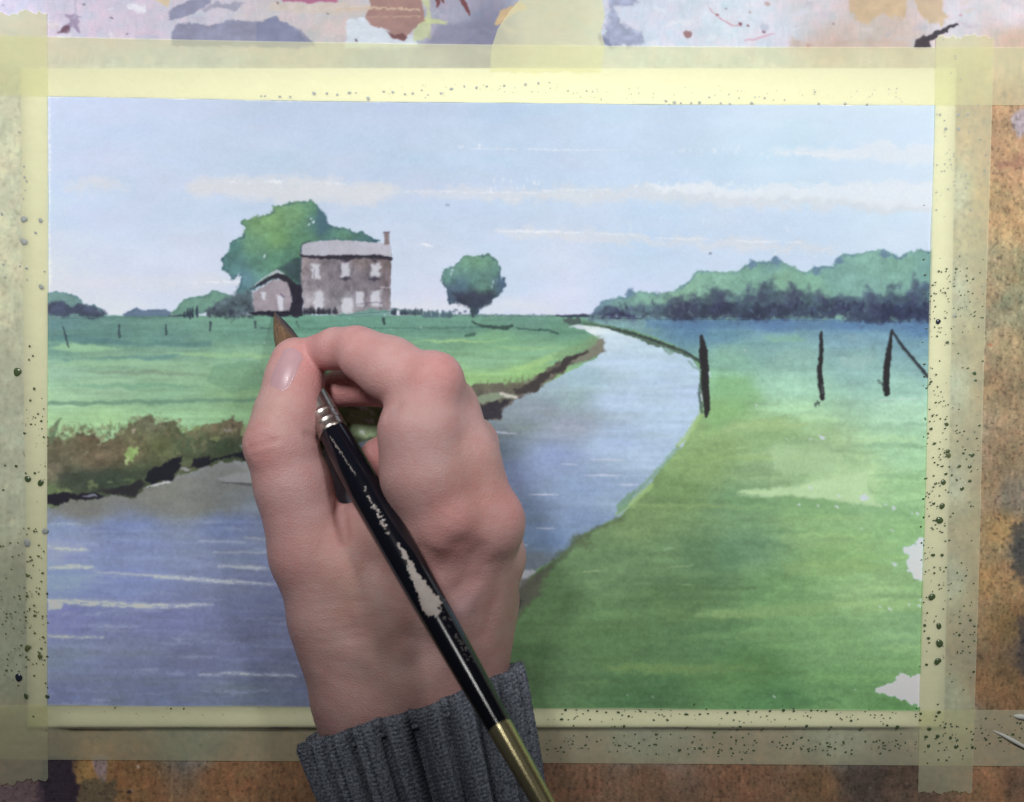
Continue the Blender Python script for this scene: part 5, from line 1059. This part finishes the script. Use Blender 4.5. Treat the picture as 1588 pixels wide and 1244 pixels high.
FV = np.stack([b0-sd, b0+sd, m0+sd, m0-sd, m1+sd*.4, m1-sd*.4], 1).reshape(-1, 3); k6 = np.arange(len(ids))[:, None]*6
FQ = np.concatenate([k6+np.array([[0, 1, 2, 3]]), k6+np.array([[3, 2, 4, 5]])])
fz = fastmesh('wool_fuzz', FV, FQ, False)
fo = link('wool_fuzz', fz, mat_plain('wool fibre', (.13, .14, .165), .9, spec=.1)); fo.parent = [o_ for o_ in person.children if o_.name.startswith('sleeve')][0]; fo['kind'] = 'stuff'

# ================= paintbrush =================
BA = P3(411, 483, 3); BB = P3(841, 1244, 455)
bax = BB-BA; BL = np.linalg.norm(bax); bax /= BL
view = np.array([0, 0, 1.0]); bup = view-bax*(view@bax); bup /= np.linalg.norm(bup); bsd = np.cross(bax, bup); 
if bsd[0] < 0: bsd = -bsd                                          # bsd points to the right of the picture
def along(py):
    """distance along the brush axis that shows at photo row py"""
    lo, hi = 0.0, BL*1.6
    for _ in range(40):
        m_ = (lo+hi)/2; q = BA+bax*m_
        if proj(*q)[1] < py: lo = m_
        else: hi = m_
    return lo
def pxscale(d):
    q = BA+bax*d; return D/(D-q[2])
def revolve(name, prof, nth=64, bend=None, groove=None):
    V = []
    for d, r in prof:
        c = BA+bax*d+(bend(d) if bend else 0)
        th = np.linspace(0, 2*np.pi, nth, endpoint=False); rr = r*np.ones(nth)
        if groove: rr = rr*(1+groove(d, th))
        V.append(c[None, :]+(np.cos(th)*rr)[:, None]*bsd[None, :]+(np.sin(th)*rr)[:, None]*bup[None, :])
    V = np.concatenate(V); me = fastmesh(name, V, gridquads(len(prof), nth, True)); return me
brush = thing('paintbrush', 'round paintbrush with chipped black handle, held in the hand over the painting', 'paintbrush', tuple(BA*S))
dF0, dF1 = along(596), along(672)
def smoothprof(knots, n):
    ks = np.array(knots, float); x = np.linspace(ks[0, 0], ks[-1, 0], n)
    y = np.interp(x, ks[:, 0], ks[:, 1]); w_ = max(3, n//30)|1; k_ = np.ones(w_)/w_
    yp = np.pad(y, w_//2, 'edge'); y2 = np.convolve(yp, k_, 'valid'); y2[0], y2[-1] = y[0], y[-1]
    return list(zip(x, y2))
tipv = P3(425, 482.5, 1.2)-BA
def bbend(d):
    k = max(0.0, 1-d/(dF0*.95)); return tipv*k**1.3
prof = [(0, .3)]+[(dF0*q, r) for q, r in ((.04,2.2),(.10,5.5),(.2,10.5),(.32,15.5),(.45,19),(.6,21.5),(.75,22.5),(.9,22),(1.0,20.5))]
prof = smoothprof(prof, 60); prof[0] = (0, .25)
rb_ = np.random.RandomState(3); gth = rb_.uniform(-1, 1, 120)
me = revolve('bristles', prof, 120, bbend, lambda d, th: .035*gth)
t = NT('sable hair'); n = t.noise(700, 3, .6, stretch=(3, .5, 1)); r = t.add('ShaderNodeValToRGB'); r.color_ramp.elements[0].color = (.085, .046, .025, 1); r.color_ramp.elements[0].position = .3; r.color_ramp.elements[1].color = (.25, .15, .08, 1); r.color_ramp.elements[1].position = .7
t.link(n.outputs['Fac'], r.inputs[0])
g = t.add('ShaderNodeNewGeometry'); tc = t.add('ShaderNodeTexCoord'); sp = t.add('ShaderNodeSeparateXYZ'); t.link(tc.outputs['Object'], sp.inputs[0])
mr = t.add('ShaderNodeMapRange'); tipY = float(P3(425, 482, 0)[1]*S); mr.inputs['From Min'].default_value = tipY-.0068; mr.inputs['From Max'].default_value = tipY-.0026
ox = t.add('ShaderNodeMath', operation='MULTIPLY_ADD'); t.link(sp.outputs['X'], ox.inputs[0]); ox.inputs[1].default_value = .9; ox.inputs[2].default_value = float(-P3(440, 500, 0)[0]*S*.9)
sm2 = t.add('ShaderNodeMath', operation='ADD'); t.link(sp.outputs['Y'], sm2.inputs[0]); t.link(ox.outputs[0], sm2.inputs[1]); t.link(sm2.outputs[0], mr.inputs['Value'])
mc = t.add('ShaderNodeMix', data_type='RGBA'); t.link(mr.outputs[0], mc.inputs['Factor']); t.link(r.outputs[0], mc.inputs[6]); mc.inputs[7].default_value = (.028, .036, .062, 1)
t.link(mc.outputs[2], t.p.inputs['Base Color']); t.p.inputs['Roughness'].default_value = .38; t.bump(n.outputs['Fac'], .8, .0003)
under(link('bristles', me, t.m), brush)
mfer = mat_plain('nickel ferrule', (.50, .45, .42), .33, 1.0, bump=(300, .0001))
fl = dF1-dF0
fprof = [(dF0+fl*a, r) for a, r in ((0,20.5),(.45,21.5),(.62,21.9),(.66,22.9),(.70,21.6),(.76,21.8),(.82,23.0),(.87,21.9),(.97,22.6),(1.0,21.4))]
under(link('ferrule', revolve('ferrule', smoothprof(fprof, 160), 72), mfer), brush)
dH1 = along(1128); dE = BL*1.22
def hr(py, scr): d = along(py); return (d, scr/pxscale(d))
hprof = [(dF1-1, 20.5), hr(684, 23.5), hr(720, 26.5), hr(760, 28), hr(840, 27.5), hr(940, 26), hr(1040, 23.5), (dH1, 20.0/pxscale(dH1))]
hp = smoothprof(hprof, 700); NTH = 150
me = revolve('handle', hp, NTH)
# chipped varnish: bare wood shows in a ragged strip, plus the worn remains of stamped lettering
dd = np.array([a for a, b in hp]); rr_ = np.array([b for a, b in hp]); rows = np.array([proj(*(BA+bax*a))[1] for a in dd])
th = np.linspace(0, 2*np.pi, NTH, endpoint=False)
YY = np.repeat(rows[:, None], NTH, 1); OFF = np.cos(th)[None, :]*rr_[:, None]*1.15; front = np.sin(th)[None, :] > -.1
cw = Canvas(-40, 640, 60, 1180, 2.0)
OX = 40+cw.x0
cw.img[:] = 0
def chip(pts, **q): poly(cw, pts, (255, 255, 255), **dict(dict(soft=.6, warp=2.6, cell=5, seed=7), **q))
chip([(6,852),(8,856),(9,862),(10,868),(11,890),(12,905),(14,920),(15,932),(21,944),(19,951),(14,953),(12,962),(5,966),(-3,962),(-10,952),(-10,940),(-5,925),(-1,905),(3,885),(6,868)])
chip([(0,806),(4,804),(6,814),(6,826),(3,830),(0,820)], warp=3.5, dry=.45)
rc = np.random.RandomState(6)
for i in range(15):
    y = rc.uniform(765, 846); x = rc.uniform(0, 8)
    stroke(cw, [(x, y, rc.uniform(.4, 1.6)), (x+rc.uniform(-4, 4), y+rc.uniform(-4, 4), rc.uniform(.3, 1.2))], (235,)*3, op=rc.uniform(.4, 1), soft=.5, warp=1.2, seed=int(rc.randint(20)))
for i in range(34):
    y = rc.uniform(950, 1040); x = 14+rc.uniform(-3, 4)
    stroke(cw, [(x, y, rc.uniform(.3, 1.0)), (x+rc.uniform(-2, 2), y+rc.uniform(-2, 2), .5)], (150,)*3, op=rc.uniform(.3, .9), soft=.5, warp=1, seed=int(rc.randint(20)))
stroke(cw, [(-3,684,.5),(0,720,.8),(3,748,.6)], (190,)*3, op=.8, warp=1.5, dry=.1)
xi = np.clip(((OFF-cw.x0)*cw.k).astype(int), 0, cw.w-1); yi = np.clip(((YY-cw.y0)*cw.k).astype(int), 0, cw.h-1)
wear = cw.img[yi, xi, 0]/255.0*front
at = me.color_attributes.new('wear', 'FLOAT_COLOR', 'POINT'); at.data.foreach_set('color', np.repeat(np.append(wear.reshape(-1, 1), [], 1) if False else wear.reshape(-1, 1), 4, 1).astype(np.float32).ravel())
co = np.empty(len(me.vertices)*3, np.float32); me.vertices.foreach_get('co', co); co = co.reshape(-1, 3)
cen = np.array([(BA+bax*a)*S for a in dd]).repeat(NTH, 0); co = co+(cen-co)*(.02*wear.reshape(-1, 1)); me.vertices.foreach_set('co', co.astype(np.float32).ravel())
t = NT('chipped black lacquer'); ca = t.add('ShaderNodeAttribute', attribute_name='wear'); mc = t.add('ShaderNodeMix', data_type='RGBA'); n = t.noise(240, 4, .6)
wr = t.add('ShaderNodeMix', data_type='RGBA'); t.link(n.outputs['Fac'], wr.inputs['Factor']); wr.inputs[6].default_value = (.36, .30, .27, 1); wr.inputs[7].default_value = (.62, .56, .52, 1)
t.link(ca.outputs['Fac'], mc.inputs['Factor']); mc.inputs[6].default_value = (.0055, .006, .011, 1); t.link(wr.outputs[2], mc.inputs[7]); t.link(mc.outputs[2], t.p.inputs['Base Color'])
mr = t.add('ShaderNodeMapRange'); t.link(ca.outputs['Fac'], mr.inputs['Value']); mr.inputs['To Min'].default_value = .17; mr.inputs['To Max'].default_value = .7; t.link(mr.outputs[0], t.p.inputs['Roughness'])
under(link('handle', me, t.m), brush)
gp = smoothprof([(dH1-.5, 20.2/pxscale(dH1)), (dH1+3, 20.4/pxscale(dH1)), (BL*1.02, 12.5), (dE, 8), (dE+6, 5), (dE+8, .4)], 160)
mg = mat_plain('brass coloured handle end', (.50, .44, .24), .24, .75, coat=.3, noise=(120, .15, (1, 1, 1)))
under(link('handle_end', revolve('handle_end', gp, 72), mg), brush)
